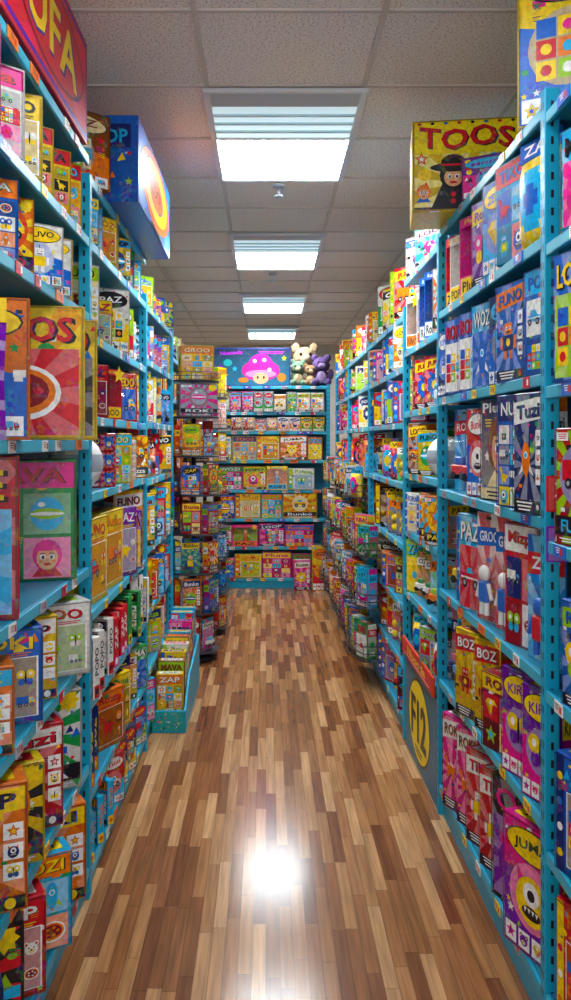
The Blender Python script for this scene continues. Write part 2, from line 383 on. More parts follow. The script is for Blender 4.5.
        P([(x-.9*r, y+.25*r), (x-.3*r, y+.25*r), (x, y-.85*r)], shade(a, .6), l+1); P([(x-.3*r, y+.25*r), (x+.3*r, y+.25*r), (x, y+.7*r)], W, l+1); P([(x+.3*r, y+.25*r), (x+.9*r, y+.25*r), (x, y-.85*r)], b, l+1)
    elif k == 'pie':
        E(x, y, .95*r, .7*r, W, l, 20); E(x, y+.02*r, .82*r, .58*r, PAL['orange'], l+1, 18); E(x, y+.04*r, .66*r, .44*r, PAL['maroon'], l+2, 16)
        for q in range(5): E(x+.4*r*math.cos(q*1.257), y+.04*r+.26*r*math.sin(q*1.257), .13*r, .1*r, b, l+3, 8)

MOT = ['face', 'car', 'truck', 'robot', 'star', 'ball', 'flower', 'rocket', 'monster', 'bear', 'fish', 'blocks', 'butterfly', 'dinosaur', 'gem', 'face', 'car', 'pie', 'truck', 'blocks']
BR = ['red', 'yellow', 'orange', 'sky', 'blue', 'white', 'lime', 'white', 'navy', 'yellow', 'black', 'green', 'pink']

def scatter(p, w, h, n, l):
    for i in range(n):
        r = rng.uniform(.02, .08)*min(w, h); x = rng.uniform(-w/2+r, w/2-r); y = rng.uniform(-h/2+r, h/2-r); c = PAL[rng.choice(BR)]
        t = rng.randrange(5)
        if t == 0: p.ell(x, y, r, r*rng.uniform(.6, 1), c, l, 10)
        elif t == 1: p.rect(x-r, x+r, y-r*.6, y+r*.6, c, l)
        elif t == 2: p.poly([(x-r, y-r), (x+r, y-r*.6), (x+.2*r, y+r)], c, l)
        elif t == 3: p.bars(x, y, r*2, 3, c, l, r*.5)
        else: p.star(x, y, r, c, l)

def art(p, w, h, c1, c2, c3, mk, wd, st):
    x0, x1, y0, y1 = -w/2, w/2, -h/2, h/2
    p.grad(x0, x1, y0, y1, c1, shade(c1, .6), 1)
    bt = lum(c3) > .25
    tc = (K if lum(c1) > .3 else c1) if bt else (W if lum(c1) > .3 else PAL['yellow'])
    hi = mixc(c1, W, .25) if lum(c1) < .6 else mixc(c1, c2, .45)
    scatter(p, w, h, 24, 2.6)
    if st == 8:
        p.rect(x0, x1, .13*h, y1, lin('ffe818'), 2.7); p.text(wd, .006, .3*h, .9*w, .24*h, K, 3, 0, .02*h); p.text(wd, 0, .31*h, .88*w, .23*h, c3, 4, 0, .02*h)
        p.burst(x0, x1, y0, .16*h, -.05*w, -.2*h, lin('fff2a0'), 2, 11); motif(p, mk, -.12*w, -.17*h, min(w*.4, h*.3), c2, c3, 5); p.rect(x0, x1, y0, y0+.04*h, K, 12)
        p.ell(.32*w, .02*h, .14*w, .1*h, PAL['red'], 6, 14); p.ell(.32*w, .02*h, .08*w, .06*h, W, 7, 14); motif(p, 'monster', .3*w, -.26*h, .14*h, PAL['purple'], PAL['pink'], 6)
        motif(p, 'star', -.42*w, .08*h, .07*w, PAL['orange'], W, 6); motif(p, 'face', -.4*w, -.3*h, .1*h, PAL['blue'], PAL['orange'], 6)
        for q in range(8): p.ell(x0+w*(.06+.125*q), y1-.03*h, .02*w, .016*h, (c3, K, PAL['blue'])[q % 3], 6, 8)
    elif w > 1.5*h:
        p.burst(0, x1, y0, y1, w*.27, 0, hi, 2)
        p.rect(x0, -.02*w, y0+.3*h, y1-.14*h, c3, 3); p.text(wd, -w*.25, .08*h, .4*w, .4*h, tc, 4)
        motif(p, mk, w*.27, 0, min(.43*h, .2*w), c2, c3, 4); p.bars(-w*.25, -.3*h, .4*w, 2, W, 3, h*.08)
    elif st == 0:
        p.burst(x0, x1, y0, y1, 0, -.1*h, hi, 2)
        p.poly([(x0, .24*h), (x1, .29*h), (x1, .47*h), (x0, .43*h)], c3, 3)
        p.text(wd, .004, .35*h, .8*w, .12*h, K if tc != K else c2, 4, .07); p.text(wd, 0, .357*h, .79*w, .115*h, tc, 5, .07)
        motif(p, mk, -.06*w, -.06*h, min(w*.36, h*.25), c2, c3, 4)
        for q in range(3): Y = (.13-.16*q)*h; p.rect(.3*w, .47*w, Y-.065*h, Y+.065*h, W, 9); motif(p, MOT[(q*4+len(wd)) % len(MOT)], .385*w, Y, min(.07*w, .055*h), (c1, c2, c3)[q], (c3, c1, c2)[q], 10)
        p.rect(x0, x1, y0, y0+.11*h, K, 3); p.bars(-.12*w, y0+.095*h, .55*w, 3, W, 4, .03*h); p.ell(.36*w, y0+.06*h, .05*w, .05*w, c3, 8, 10)
    elif st == 10:
        # frame, arched title in pale letters at the top, large figure below
        p.burst(x0, x1, y0, y1, 0, -.1*h, hi, 2); p.rect(x0+.04*w, x1-.04*w, y0+.03*h, .18*h, mixc(c2, W, .2), 3)
        p.burst(x0+.04*w, x1-.04*w, y0+.03*h, .18*h, 0, -.15*h, c2, 3.5, 9)
        p.text(wd, .008, .32*h, .84*w, .2*h, K, 4); p.text(wd, 0, .328*h, .82*w, .19*h, c3, 5); motif(p, mk, 0, -.15*h, min(w*.42, h*.3), c2, c3, 5)
    elif st == 1:
        p.poly([(x0, y0), (x1, y0), (x1, -.05*h), (x0, .1*h)], c2, 2)
        p.ell(0, .33*h, .46*w, .13*h, K, 3, 20); p.ell(0, .33*h, .44*w, .118*h, c3, 4, 20); p.text(wd, 0, .33*h, .62*w, .1*h, tc, 5, .1)
        p.ell(0, -.06*h, min(.4*w, .26*h), min(.4*w, .26*h), hi, 3, 20)
        motif(p, mk, 0, -.06*h, min(w*.34, h*.22), c3, c1, 4)
        for q in range(4): X = (-.36+.24*q)*w; p.rect(X-.1*w, X+.1*w, y0+.02*h, y0+.16*h, W, 9); motif(p, MOT[(q*5+len(wd)) % len(MOT)], X, y0+.09*h, min(.085*w, .06*h), (c1, c2, c3, PAL['sky'])[q], (c2, c3, c1, PAL['red'])[q], 10)
    elif st == 2:
        p.burst(x0, x1, y0, y1, 0, .1*h, c2, 2, 12)
        R_ = min(.42*w, .32*h); p.ell(0, .1*h, R_, R_, mixc(c3, c1, .4), 3, 22); motif(p, mk, 0, .1*h, R_*.85, c1, c2, 4)
        p.rect(x0, x1, y0+.08*h, y0+.25*h, K, 9); p.text(wd, 0, y0+.165*h, .72*w, .11*h, c3 if lum(c3) > .2 else W, 10); p.bars(0, y0+.06*h, .8*w, 2, W, 9, .025*h)
        p.star(.36*w, .4*h, .12*w, PAL['yellow'], 9, 8, .7); p.rect(x0+.03*w, x0+.3*w, .4*h, .47*h, W, 9); p.bars(x0+.165*w, .46*h, .2*w, 3, c1, 10, .018*h)
    elif st in (4, 5):
        # collage of picture tiles under a title
        nx, ny = (2, 2) if st == 4 else (3, 4)
        p.rect(x0, x1, .27*h, y1, c2, 3); p.text(wd, .004, .375*h, .8*w, .13*h, K, 4); p.text(wd, 0, .38*h, .79*w, .125*h, c3 if lum(c2) < .4 else c1, 5)
        cw, chh = .94*w/nx, .74*h/ny; cl = [c1, c2, c3, PAL['yellow'], PAL['sky'], PAL['red'], PAL['white'], PAL['lime']]
        i0 = MOT.index(mk) if mk in MOT else 0
        for i in range(nx*ny):
            X = -.47*w+cw*(i % nx+.5); Y = .24*h-chh*(i//nx+.5)
            p.rect(X-.46*cw, X+.46*cw, Y-.46*chh, Y+.46*chh, (c3, hi, shade(c1, .5), mixc(c2, W, .3), cl[(i*3) % 8])[i % 5], 3)
            motif(p, MOT[(i0+i*5) % len(MOT)] if i else mk, X, Y, .42*min(cw, chh), cl[(i*3+1) % 8], cl[(i*5+2) % 8], 4)
    elif st == 6:
        # one portrait filling the front
        p.grad(x0, x1, y0, y1, shade(c1, .6), mixc(c1, c3, .4), 2.4)
        motif(p, mk, .03*w, 0, min(.48*w, .4*h), c3, c2, 4); p.text(wd, -.1*w, .42*h, .7*w, .1*h, W, 9); p.rect(x0, x1, y0, y0+.12*h, c3, 9); p.bars(0, y0+.09*h, .7*w, 2, K, 10, .035*h)
    else:
        p.rect(x0, x0+.16*w, y0, y1, c2, 2)
        p.rect(-.29*w, .46*w, y0+.06*h, .2*h, W, 3); p.rect(-.27*w, .44*w, y0+.07*h, .19*h, mixc(shade(c1, .6), c3, .35), 4)
        p.text(wd, .085*w, .36*h, .66*w, .14*h, K, 3, -.06); p.text(wd, .08*w, .365*h, .65*w, .135*h, c3 if lum(c1) < .35 else c2, 4, -.06)
        motif(p, mk, .0*w, -.1*h, min(.26*w, .2*h), c2, c3, 5); motif(p, MOT[(len(wd)*3) % len(MOT)], .33*w, -.02*h, min(.1*w, .1*h), c3, c1, 5); motif(p, MOT[(len(wd)*5+2) % len(MOT)], .33*w, -.28*h, min(.1*w, .1*h), c1, c3, 5)
        for q in range(4): p.ell(x0+.08*w, y0+(.15+.22*q)*h, .055*w, .055*w, (c3, W, c1, PAL['yellow'])[q], 3, 10)
        p.bars(.085*w, .25*h, .6*w, 2, c2, 3, .025*h)
    e = .012*min(w, h)+.0015; kk = shade(c1, .35)
    p.rect(x0, x1, y0, y0+e, kk, 13); p.rect(x0, x1, y1-e, y1, kk, 13); p.rect(x0, x0+e, y0+e, y1-e, kk, 13); p.rect(x1-e, x1, y0+e, y1-e, kk, 13)

KIND = {'carton': ('toy_box', 'toy box', 'box'), 'blister': ('blister_pack', 'blister pack', 'pack'), 'doll': ('doll_box', 'doll box', 'doll'),
        'tub': ('toy_tub', 'toy tub', 'tub'), 'bag': ('toy_bag', 'toy bag', 'bag'), 'book': ('activity_book', 'activity book', 'book'),
        'game': ('game_box', 'game box', 'game')}
CARTON_NAME = {'car': 'toy_vehicle_box', 'truck': 'toy_vehicle_box', 'rocket': 'toy_vehicle_box', 'face': 'toy_figure_box', 'robot': 'toy_figure_box', 'monster': 'toy_figure_box', 'pirate': 'toy_figure_box', 'snowman': 'toy_figure_box',
               'bear': 'toy_animal_box', 'fish': 'toy_animal_box', 'dinosaur': 'toy_animal_box', 'butterfly': 'toy_animal_box', 'penguin': 'toy_animal_box'}

def product(kind, n1, n2, n3, mk, wd, w, h, d, st=None):
    """meshes of one product: front faces -Y, base at z=0"""
    c1, c2, c3 = PAL[n1], PAL[n2], PAL[n3]
    mb = MB(); parts = []
    if st is None: st = rng.choice([0, 1, 2, 3, 4, 5, 0, 1, 10, 6 if mk == 'face' else 3])
    if mk == 'ring': st = 9
    nm = CARTON_NAME.get(mk, KIND[kind][0]) if kind == 'carton' else KIND[kind][0]
    if kind in ('carton', 'game'):
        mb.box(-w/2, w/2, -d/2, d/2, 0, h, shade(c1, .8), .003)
        q = Pen(mb, (0, -d/2, h/2), (1, 0, 0), (0, 0, 1))
        m_ = .003
        if st == 9:
            q.grad(-w/2+m_, w/2-m_, -h/2+m_, h/2-m_, c1, shade(c1, .5), 1)
            q.burst(-w/2+m_, w/2-m_, -h/2+m_, h/2-m_, 0, 0, shade(c1, 1.5), 2, 12)
            for k_, (f_, cc) in enumerate(((.46, K), (.45, lin('e05a00')), (.37, K), (.36, lin('f0b400')), (.22, PAL['navy']), (.2, lin('e05a00')))): q.ell(0, .02*h, f_*w, f_*h, cc, 3+k_, 32)
            q.text(wd, 0, .02*h, .3*w, .18*h, K, 10); q.rect(-.2*w, .2*w, -.49*h, -.45*h, K, 10)
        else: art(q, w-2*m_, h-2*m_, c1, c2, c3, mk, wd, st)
        for sg in (-1, 1):
            s_ = Pen(mb, (sg*w/2, 0, h/2), (0, sg, 0), (0, 0, 1)); dw = d-.006
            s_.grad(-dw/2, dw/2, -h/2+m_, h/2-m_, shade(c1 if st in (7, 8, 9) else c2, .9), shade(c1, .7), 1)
            if st == 9:
                scatter(s_, dw, h*.9, 14, 2); s_.rect(-dw*.4, dw*.4, .12*h, .4*h, PAL['navy'], 3); s_.text(wd, 0, .26*h, dw*.7, .16*h, PAL['sky'], 4); continue
            if d > .05: scatter(s_, dw, h*.95, 10, 1.6)
            s_.rect(-dw/2, dw/2, .14*h, .34*h, c3, 2); s_.text(wd, 0, .24*h, dw*.75, .12*h, K if lum(c3) > .25 else W, 3)
            s_.ell(0, -.1*h, min(.3*dw, .13*h), min(.3*dw, .13*h), c2 if st == 7 else c1, 2, 14); s_.bars(0, -.3*h, .7*dw, 4, W, 2, .03*h)
        t_ = Pen(mb, (0, 0, h), (1, 0, 0), (0, 1, 0)); t_.rect(-w*.4, w*.4, -d*.3, d*.3, c3, 1); t_.text(wd, 0, 0, w*.6, d*.35, K if lum(c3) > .25 else W, 2)
    elif kind == 'book':
        mb.box(-w/2, w/2, -d/2, d/2, 0, h, c1, .003)
        q = Pen(mb, (0, -d/2, h/2), (0, 0, 1), (-1, 0, 0)); q.rect(-h/2+.004, -h*.28, -w/2+.003, w/2-.003, c2, 1)
        q.text(wd, .1*h, 0, .45*h, w*.6, c3, 1); q.ell(-.38*h, 0, w*.3, w*.3, c3, 2, 10)
        for sg in (-1, 1): art(Pen(mb, (sg*w/2, 0, h/2), (0, sg, 0), (0, 0, 1), .0002), d-.008, h-.008, c1, c2, c3, mk, wd, 0)
    elif kind == 'blister':
        y = d/2-.004
        mb.box(-w/2, w/2, y, d/2, 0, h, c1, .0015)
        q = Pen(mb, (0, y, h/2), (1, 0, 0), (0, 0, 1))
        q.grad(-w/2+.002, w/2-.002, -h/2+.002, h/2-.002, c1, c2, 1); q.burst(-w/2+.002, w/2-.002, -h/2+.002, h/2-.002, 0, -.12*h, mixc(c2, W, .2), 2); scatter(q, w-.006, h-.006, 16, 2.5)
        q.poly([(-w/2+.002, .18*h), (w/2-.002, .22*h), (w/2-.002, .38*h), (-w/2+.002, .36*h)], c3, 3); q.text(wd, 0, .285*h, .76*w, .1*h, K if lum(c3) > .25 else W, 4, .04)
        q.rect(-.1*w, .1*w, .44*h, .47*h, K, 3)
        bw, bh = w*.8, h*.6; t = MB(); cy = y-(d-.004)*.45
        if mk in ('car', 'truck', 'rocket', 'fish'):
            t.box(-bw*.4, bw*.4, cy-.014, cy+.014, h*.2, h*.32, c3, .004); t.box(-bw*.2, bw*.22, cy-.012, cy+.012, h*.32, h*.42, c1, .005)
            for q1 in (-.25, .25): t.tube((q1*bw, cy-.018, h*.19), (q1*bw, cy+.018, h*.19), h*.05, K, 12)
        elif mk in ('face', 'robot', 'monster', 'bear', 'penguin', 'dinosaur'):
            t.box(-bw*.2, bw*.2, cy-.012, cy+.012, h*.18, h*.38, c3, .006); t.ball(0, cy, h*.45, h*.075, .018, h*.075, SKIN if mk == 'face' else c1, 12, 7)
            for s1 in (-1, 1): t.tube((s1*bw*.2, cy, h*.36), (s1*bw*.38, cy, h*.22), .008, c1, 8); t.tube((s1*bw*.11, cy, h*.19), (s1*bw*.13, cy, h*.07), .01, c1, 8)
        else:
            for i in range(4):
                X = (-.22, .22)[i % 2]*bw; Z = h*(.18, .42)[i//2]; t.ball(X, cy, Z, bw*.17, .016, h*.09, (c1, c3, PAL['yellow'], PAL['sky'])[i], 12, 7)
        parts.append(('toy', t.mesh('toy', 'plastic'), None))
        b = MB(); b.box(-bw/2, bw/2, -d/2, y-.0005, h*.03, h*.03+bh, W, .012); parts.append(('blister', b.mesh('blister', 'clear'), 'clear plastic blister'))
    elif kind == 'doll':
        t = .005; f = h*.26
        mb.box(-w/2, w/2, d/2-t, d/2, 0, h, mixc(c2, W, .2)); mb.box(-w/2, -w/2+t, -d/2, d/2-t, 0, h, c1); mb.box(w/2-t, w/2, -d/2, d/2-t, 0, h, c1)
        mb.box(-w/2+t, w/2-t, -d/2, d/2-t, h-t, h, c1); mb.box(-w/2+t, w/2-t, -d/2, d/2-t, 0, t, c1); mb.box(-w/2+t, w/2-t, -d/2, -d/2+t, t, f, c1); mb.box(-w/2+t, w/2-t, -d/2, -d/2+t, h*.88, h-t, c1)
        q = Pen(mb, (0, -d/2, 0), (1, 0, 0), (0, 0, 1)); q.rect(-w*.45, w*.45, h*.03, f*.92, c3, 1); q.text(wd, 0, f*.5, w*.75, f*.5, K if lum(c3) > .25 else W, 2); q.text(wd, 0, h*.94, w*.6, h*.06, c3, 1)
        q.star(w*.36, h*.9, .04, PAL['yellow'], 2)
        qb = Pen(mb, (0, d/2-t, h/2), (1, 0, 0), (0, 0, 1)); qb.burst(-w/2+t, w/2-t, -h/2+t, h/2-t, 0, .1*h, c2, 1)
        for sg in (-1, 1):
            s_ = Pen(mb, (sg*w/2, 0, h/2), (0, sg, 0), (0, 0, 1)); s_.rect(-d*.4, d*.4, .0, .3*h, c3, 1); s_.text(wd, 0, .15*h, d*.7, .12*h, K if lum(c3) > .25 else W, 2); s_.ell(0, -.2*h, d*.3, d*.3, c2, 1)
        D = MB(); hz = h*.7; hr = min(h*.1, w*.24, d*.3)
        D.ball(0, .2*hr, hz+.15*hr, hr*1.2, hr*.9, hr*1.25, c2 if n2 not in ('white', 'silver') else PAL['brown']); D.ball(0, -.25*hr, hz, hr*.95, hr*.85, hr, SKIN)
        for s1 in (-1, 1):
            D.ball(s1*hr*.38, -1.0*hr, hz+.05*hr, hr*.2, hr*.1, hr*.24, W, 8, 6); D.ball(s1*hr*.36, -1.08*hr, hz+.05*hr, hr*.11, hr*.06, hr*.15, K, 8, 6)
            D.tube((s1*hr*.7, 0, hz-1.2*hr), (s1*hr*1.6, -.1*hr, hz-2.4*hr), hr*.2, SKIN, 8); D.tube((s1*hr*.4, 0, h*.3), (s1*hr*.42, 0, .006), hr*.25, SKIN, 8)
        D.ball(0, -1.05*hr, hz-.5*hr, hr*.22, hr*.06, hr*.08, PAL['red'], 8, 6)
        D.lathe([(hr*1.3, h*.24), (hr*.6, hz-2*hr), (hr*.75, hz-1.2*hr), (hr*.3, hz-.9*hr)], 14, c3)
        parts.append(('doll', D.mesh('doll', 'plastic'), None))
        b = MB(); b.add([(-w/2+t, -d/2+.001, f), (w/2-t, -d/2+.001, f), (w/2-t, -d/2+.001, h*.88), (-w/2+t, -d/2+.001, h*.88)], [(0, 1, 2, 3)], W); parts.append(('clear_window', b.mesh('clear_window', 'clear'), None))
    elif kind == 'tub':
        rr = min(w, d)/2
        cs = [c1, c3, c3, c1, c2]
        def fc(i, k): return c2 if i == 1 and (k//3) % 2 else cs[min(i, 4)]
        mb.lathe([(rr*.94, 0), (rr, h*.12), (rr, h*.45), (rr, h*.62), (rr*.97, h*.82)], 18, c1, cols=fc)
        t = MB(); t.lathe([(rr*1.0, h*.82), (rr*1.0, h*.96), (rr*.9, h)], 18, c2); parts.append(('lid', t.mesh('lid', 'plastic'), None))
    elif kind == 'bag':
        nx, nz = 10, 12; hh = h*.84; vs = []; fs = []; fc = []
        for sg in (-1, 1):
            o = len(vs)
            for i in range(nx+1):
                for j in range(nz+1):
                    u = 2*i/nx-1; v = 2*j/nz-1
                    e = max(0, (1-abs(u)**2.5)*(1-abs(v)**3)); y = sg*(d/2)*e**.6
                    vs.append((u*w/2*(1-.05*(1-abs(v))), y, hh*(v+1)/2))
            for i in range(nx):
                for j in range(nz):
                    a = o+i*(nz+1)+j; f = (a, a+nz+1, a+nz+2, a+1)
                    u = (2*i+1)/nx-1; v = (2*j+1)/nz-1; q = u*u+v*v*1.2
                    fs.append(f if sg < 0 else f[::-1]); fc.append(c3 if q < .16 else c2 if q < .5 else (c1 if (i+j) % 3 else mixc(c1, W, .3)))
        mb.add(vs, fs, c1, True, fc)
        mb.box(-w/2, w/2, -.006, .006, hh*.985, h, c3, .001); q = Pen(mb, (0, -.006, hh*.985+(h-hh*.985)/2), (1, 0, 0), (0, 0, 1)); q.text(wd, 0, 0, w*.8, (h-hh)*.6, K if lum(c3) > .25 else W, 1)
    return mb.mesh(nm, 'card'), parts

def instance(proto, kind, loc, rz, label, group, proto_obj=None):
    cat = KIND[kind][2]
    if proto_obj is None:
        me, parts = proto
        o = ob(me.name.split('.')[0], me)
        for pn, pm, pl in parts:
            c = ob(pn, pm, o)
            if pl: c['label'] = pl
    else:
        o = proto_obj.copy(); C.objects.link(o)
        for ch in proto_obj.children:
            c = ch.copy(); C.objects.link(c); c.parent = o
    o.location = loc; o.rotation_euler = (0, 0, rz)
    tag(o, label, cat, group); return o

# ---------------------------------------------------------------- shell
XL, XR = -.66, .79
CZ = 3.2; Y1 = 13.2; Y0 = -1.2
f = MB(); f.box(-2.4, 2.4, Y0, Y1, -.1, 0, W); struct('floor', f, 'floor')
f = MB(); f.box(-2.4, 2.4, Y0, Y1, CZ, CZ+.1, W); struct('ceiling', f, 'ceil')
f = MB(); f.box(-2.5, 2.5, Y1, Y1+.1, 0, CZ, W); struct('wall_back', f, 'wall')
f = MB(); f.box(-2.5, -2.4, Y0, Y1, 0, CZ, W); struct('wall_left', f, 'wall')
f = MB(); f.box(2.4, 2.5, Y0, Y1, 0, CZ, W); struct('wall_right', f, 'wall')
g = MB(); LX0 = -.25; TW = .665; TD = .62; LY0 = 3.54
i = -4
while LX0+i*TW < 2.35:
    x = LX0+i*TW; i += 1
    if x > -2.35: g.box(x-.010, x+.010, Y0, Y1, CZ-.010, CZ, W)
k = -7
while LY0+k*TD < Y1:
    y = LY0+k*TD; k += 1; g.box(-2.4, 2.4, y-.010, y+.010, CZ-.008, CZ, W)
struct('trim_1', g, 'grid')

# ceiling lights
def light_meshes(low):
    fr = MB(); w, l = TW/2+.02, TD; m = .03; c = lin('d4d8dc')
    for a in ((-w, w, -l, -l+.02), (-w, w, l-m, l), (-w, -w+m, -l+.02, l-m), (w-m, w, -l+.02, l-m), (-w+m, w-m, -.068, -.044)): fr.box(a[0], a[1], a[2], a[3], -.03, -.011, c, .003)
    rf = MB(); rf.box(-w+m, w-m, -l+.02, -l+.17, -.026, -.013, lin('aeb6be'), .003)
    lv = MB(); lv.box(-w+m, w-m, -.008, .008, -.034, -.023, lin('c0dce4'), .002); lm = lv.mesh('louvre', 'steel')
    l1 = MB(); l1.box(-w+m, w-m, -l+.17, -.068, -.022, -.013, W)
    l2 = MB(); l2.box(-w+m, w-m, -.044, l-m, -.022, -.013, W)
    return [('frame', fr.mesh('frame', 'steel'), 0), ('reflector', rf.mesh('reflector', 'steel'), 0), ('lens', l1.mesh('lens', 'lens_dim'), 0), ('lens', l2.mesh('lens', 'lens_low' if low else 'lens'), 0)]+[('louvre', lm, y) for y in (-.36, -.26, -.16, .04, .13, .22, .31, .4, .49)]
LM = light_meshes(False); LM0 = light_meshes(True)
LN = ['ceiling light directly above the camera end of the aisle', 'largest lit ceiling light panel nearest in view', 'second lit ceiling light panel along the aisle', 'third lit ceiling light panel along the aisle', 'smallest lit ceiling light panel farthest along the aisle']
for i in range(5):
    y = LY0+TD+(i-1)*4*TD
    r = ob('ceiling_light', None, None, (LX0+TW/2, y, CZ))
    tag(r, LN[i], 'light', 'recessed ceiling lights')
    for n, me, yy in (LM0 if i == 0 else LM): ob(n, me, r, (0, yy, 0))
for j, (x, y) in enumerate(((.075, 4.9), (.06, 7.5))):
    r = ob('sprinkler_head', None, None, (x, y, CZ)); tag(r, ('chrome sprinkler head behind the largest ceiling light', 'small chrome sprinkler head behind the second ceiling light')[j], 'sprinkler')
    a = MB(); a.lathe([(.035, -.022), (.04, -.012), (.04, -.0101)], 16, PAL['silver']); a.lathe([(.01, -.07), (.012, -.022)], 10, PAL['silver']); ob('body', a.mesh('body', 'steel'), r)
    a = MB(); a.lathe([(.026, -.078), (.026, -.072), (.008, -.07)], 12, PAL['silver']); ob('deflector', a.mesh('deflector', 'steel'), r)

# ---------------------------------------------------------------- shelving
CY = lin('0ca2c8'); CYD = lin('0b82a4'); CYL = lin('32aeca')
TAGM = {}
def tagmesh(c):
    if c not in TAGM:
        ww = .045 if c in ('orange', 'blue', 'pink') else .03
        t = MB(); t.box(-ww, ww, -.003, 0, -.034, -.001, PAL[c], .001); q = Pen(t, (0, -.003, -.017), (1, 0, 0), (0, 0, 1)); q.bars(-.008, .01, .03, 3, K if c != 'blue' else W, 1, .006); q.rect(.01, .026, -.01, .008, PAL['red'] if c != 'red' else W, 1)
        TAGM[c] = t.mesh('price_tag', 'sign')
    return TAGM[c]
class Bay: pass
def make_bay(name, label, side, xf, d0, d1, shelves, top, depth=.46, last=False, tags=4, yb=0):
    B = Bay(); B.side = side; B.xf = xf; B.d0 = d0; B.d1 = d1; B.L = d1-d0; B.sh = shelves; B.depth = depth; B.name = name; B.top = top; B.last = last; B.yb = yb
    rz = {'R': -math.pi/2, 'L': math.pi/2, 'B': 0}[side]; B.rz = rz
    loc = ((d0+d1)/2, yb, 0) if side == 'B' else (xf, (d0+d1)/2, 0)
    r = ob('shelving_unit', None, None, loc, rz); tag(r, label, 'shelving', 'blue shelving bays')
    sg = -1 if side == 'R' else 1        # local x = sg*(s - L/2)
    def X(s): return sg*(s-B.L/2)
    pw = .04
    p = MB(); p.box(-pw/2, pw/2, -.008, .034, 0, top, CY, .003)
    q = Pen(p, (0, -.008, 0), (1, 0, 0), (0, 0, 1)); z = .08
    q2 = Pen(p, (-sg*pw/2, .013, 0), (0, -sg, 0), (0, 0, 1))
    while z < top-.05:
        for dx in (-.008, .008): q.rect(dx-.003, dx+.003, z, z+.022, K, 1)
        q2.rect(-.004, .004, z, z+.022, K, 1)
        z += .05
    pm = p.mesh('upright', 'steel')
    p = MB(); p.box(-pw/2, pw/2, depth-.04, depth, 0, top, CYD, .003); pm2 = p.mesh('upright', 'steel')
    for s in ([pw/2, B.L-pw/2] if last else [pw/2]):
        ob('upright', pm, r, (X(s), 0, 0)); ob('upright', pm2, r, (X(s), 0, 0))
    a, b = pw+.001, B.L-(pw+.001 if last else .001)
    xa, xb = sorted((X(a), X(b)))
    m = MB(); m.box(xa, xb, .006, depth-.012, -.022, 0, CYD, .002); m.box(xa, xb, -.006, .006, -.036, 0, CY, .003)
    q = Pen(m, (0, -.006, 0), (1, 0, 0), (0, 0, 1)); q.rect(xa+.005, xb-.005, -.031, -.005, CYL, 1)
    sm = m.mesh('shelf', 'steel')
    for z in shelves:
        s = ob('shelf', sm, r, (0, 0, z))
        n = tags
        for t in range(n):
            xx = xa+.05+(xb-xa-.1)*(t+rng.uniform(.2, .8))/n
            ob('price_tag', tagmesh(rng.choice(['white', 'white', 'yellow', 'white', 'red', 'silver', 'orange', 'blue'])), s, (xx, -.0068, 0))
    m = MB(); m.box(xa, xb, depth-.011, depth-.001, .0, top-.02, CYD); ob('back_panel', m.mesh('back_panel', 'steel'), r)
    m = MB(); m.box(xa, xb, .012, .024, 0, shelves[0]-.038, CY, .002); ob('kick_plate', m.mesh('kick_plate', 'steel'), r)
    return B
def wpos(B, s, ly):
    if B.side == 'R': return (B.xf+ly, B.d0+s)
    if B.side == 'L': return (B.xf-ly, B.d0+s)
    return (B.d0+s, B.yb+ly)
def wrot(B, yaw):
    return B.rz+(rad(yaw) if B.side == 'R' else -rad(yaw))
ORD = 'zeroth first second third fourth fifth sixth seventh eighth ninth tenth eleventh twelfth thirteenth fourteenth fifteenth sixteenth seventeenth eighteenth nineteenth twentieth'.split()
ORD += ['twenty-%s' % w_ for w_ in ORD[1:10]] + ['thirtieth'] + ['thirty-%s' % w_ for w_ in ORD[1:10]]
def autospec(theme, hr, wr=(.17, .27), kinds='ccccdb', yaw=0, dr=(.08, .14), maxc=3, acc=None, jy=7):
    KM = dict(c='carton', d='doll', b='blister', t='tub', g='bag', k='book', s='game')
    while True:
        k = KM[rng.choice(kinds)]
        c1 = rng.choice(theme); c2 = rng.choice([c for c in (acc or ['red', 'orange', 'yellow', 'green', 'blue', 'yellow', 'sky', 'red', 'orange', 'lime', 'blue', 'navy', 'pink']) if c != c1]); c3 = rng.choice([c for c in ['white', 'yellow', 'red', 'sky', 'white', 'navy', 'orange', 'lime', 'yellow', 'black'] if c not in (c1, c2)])
        w = rng.uniform(*wr); h = rng.uniform(*hr); d = rng.uniform(*dr); n = rng.randint(1, maxc)
        if k == 'doll': w *= .75; d = max(d, .1)
        if k == 'blister': w *= .75; d = .06; h *= .92; n += 1
        if k == 'tub': w = d = min(w*.6, .14); h *= .8
        if k == 'bag': h *= .9; d = .08
        if k == 'book': w = rng.uniform(.03, .055); d = .2; n += 1
        if k == 'game': w *= 1.25; h = rng.uniform(.055, .085); d = .24; n = 1
        yield (k, c1, c2, c3, rng.choice(MOT), rng.choice(WORDS), w, h, d, n, yaw+rng.uniform(-jy, jy))
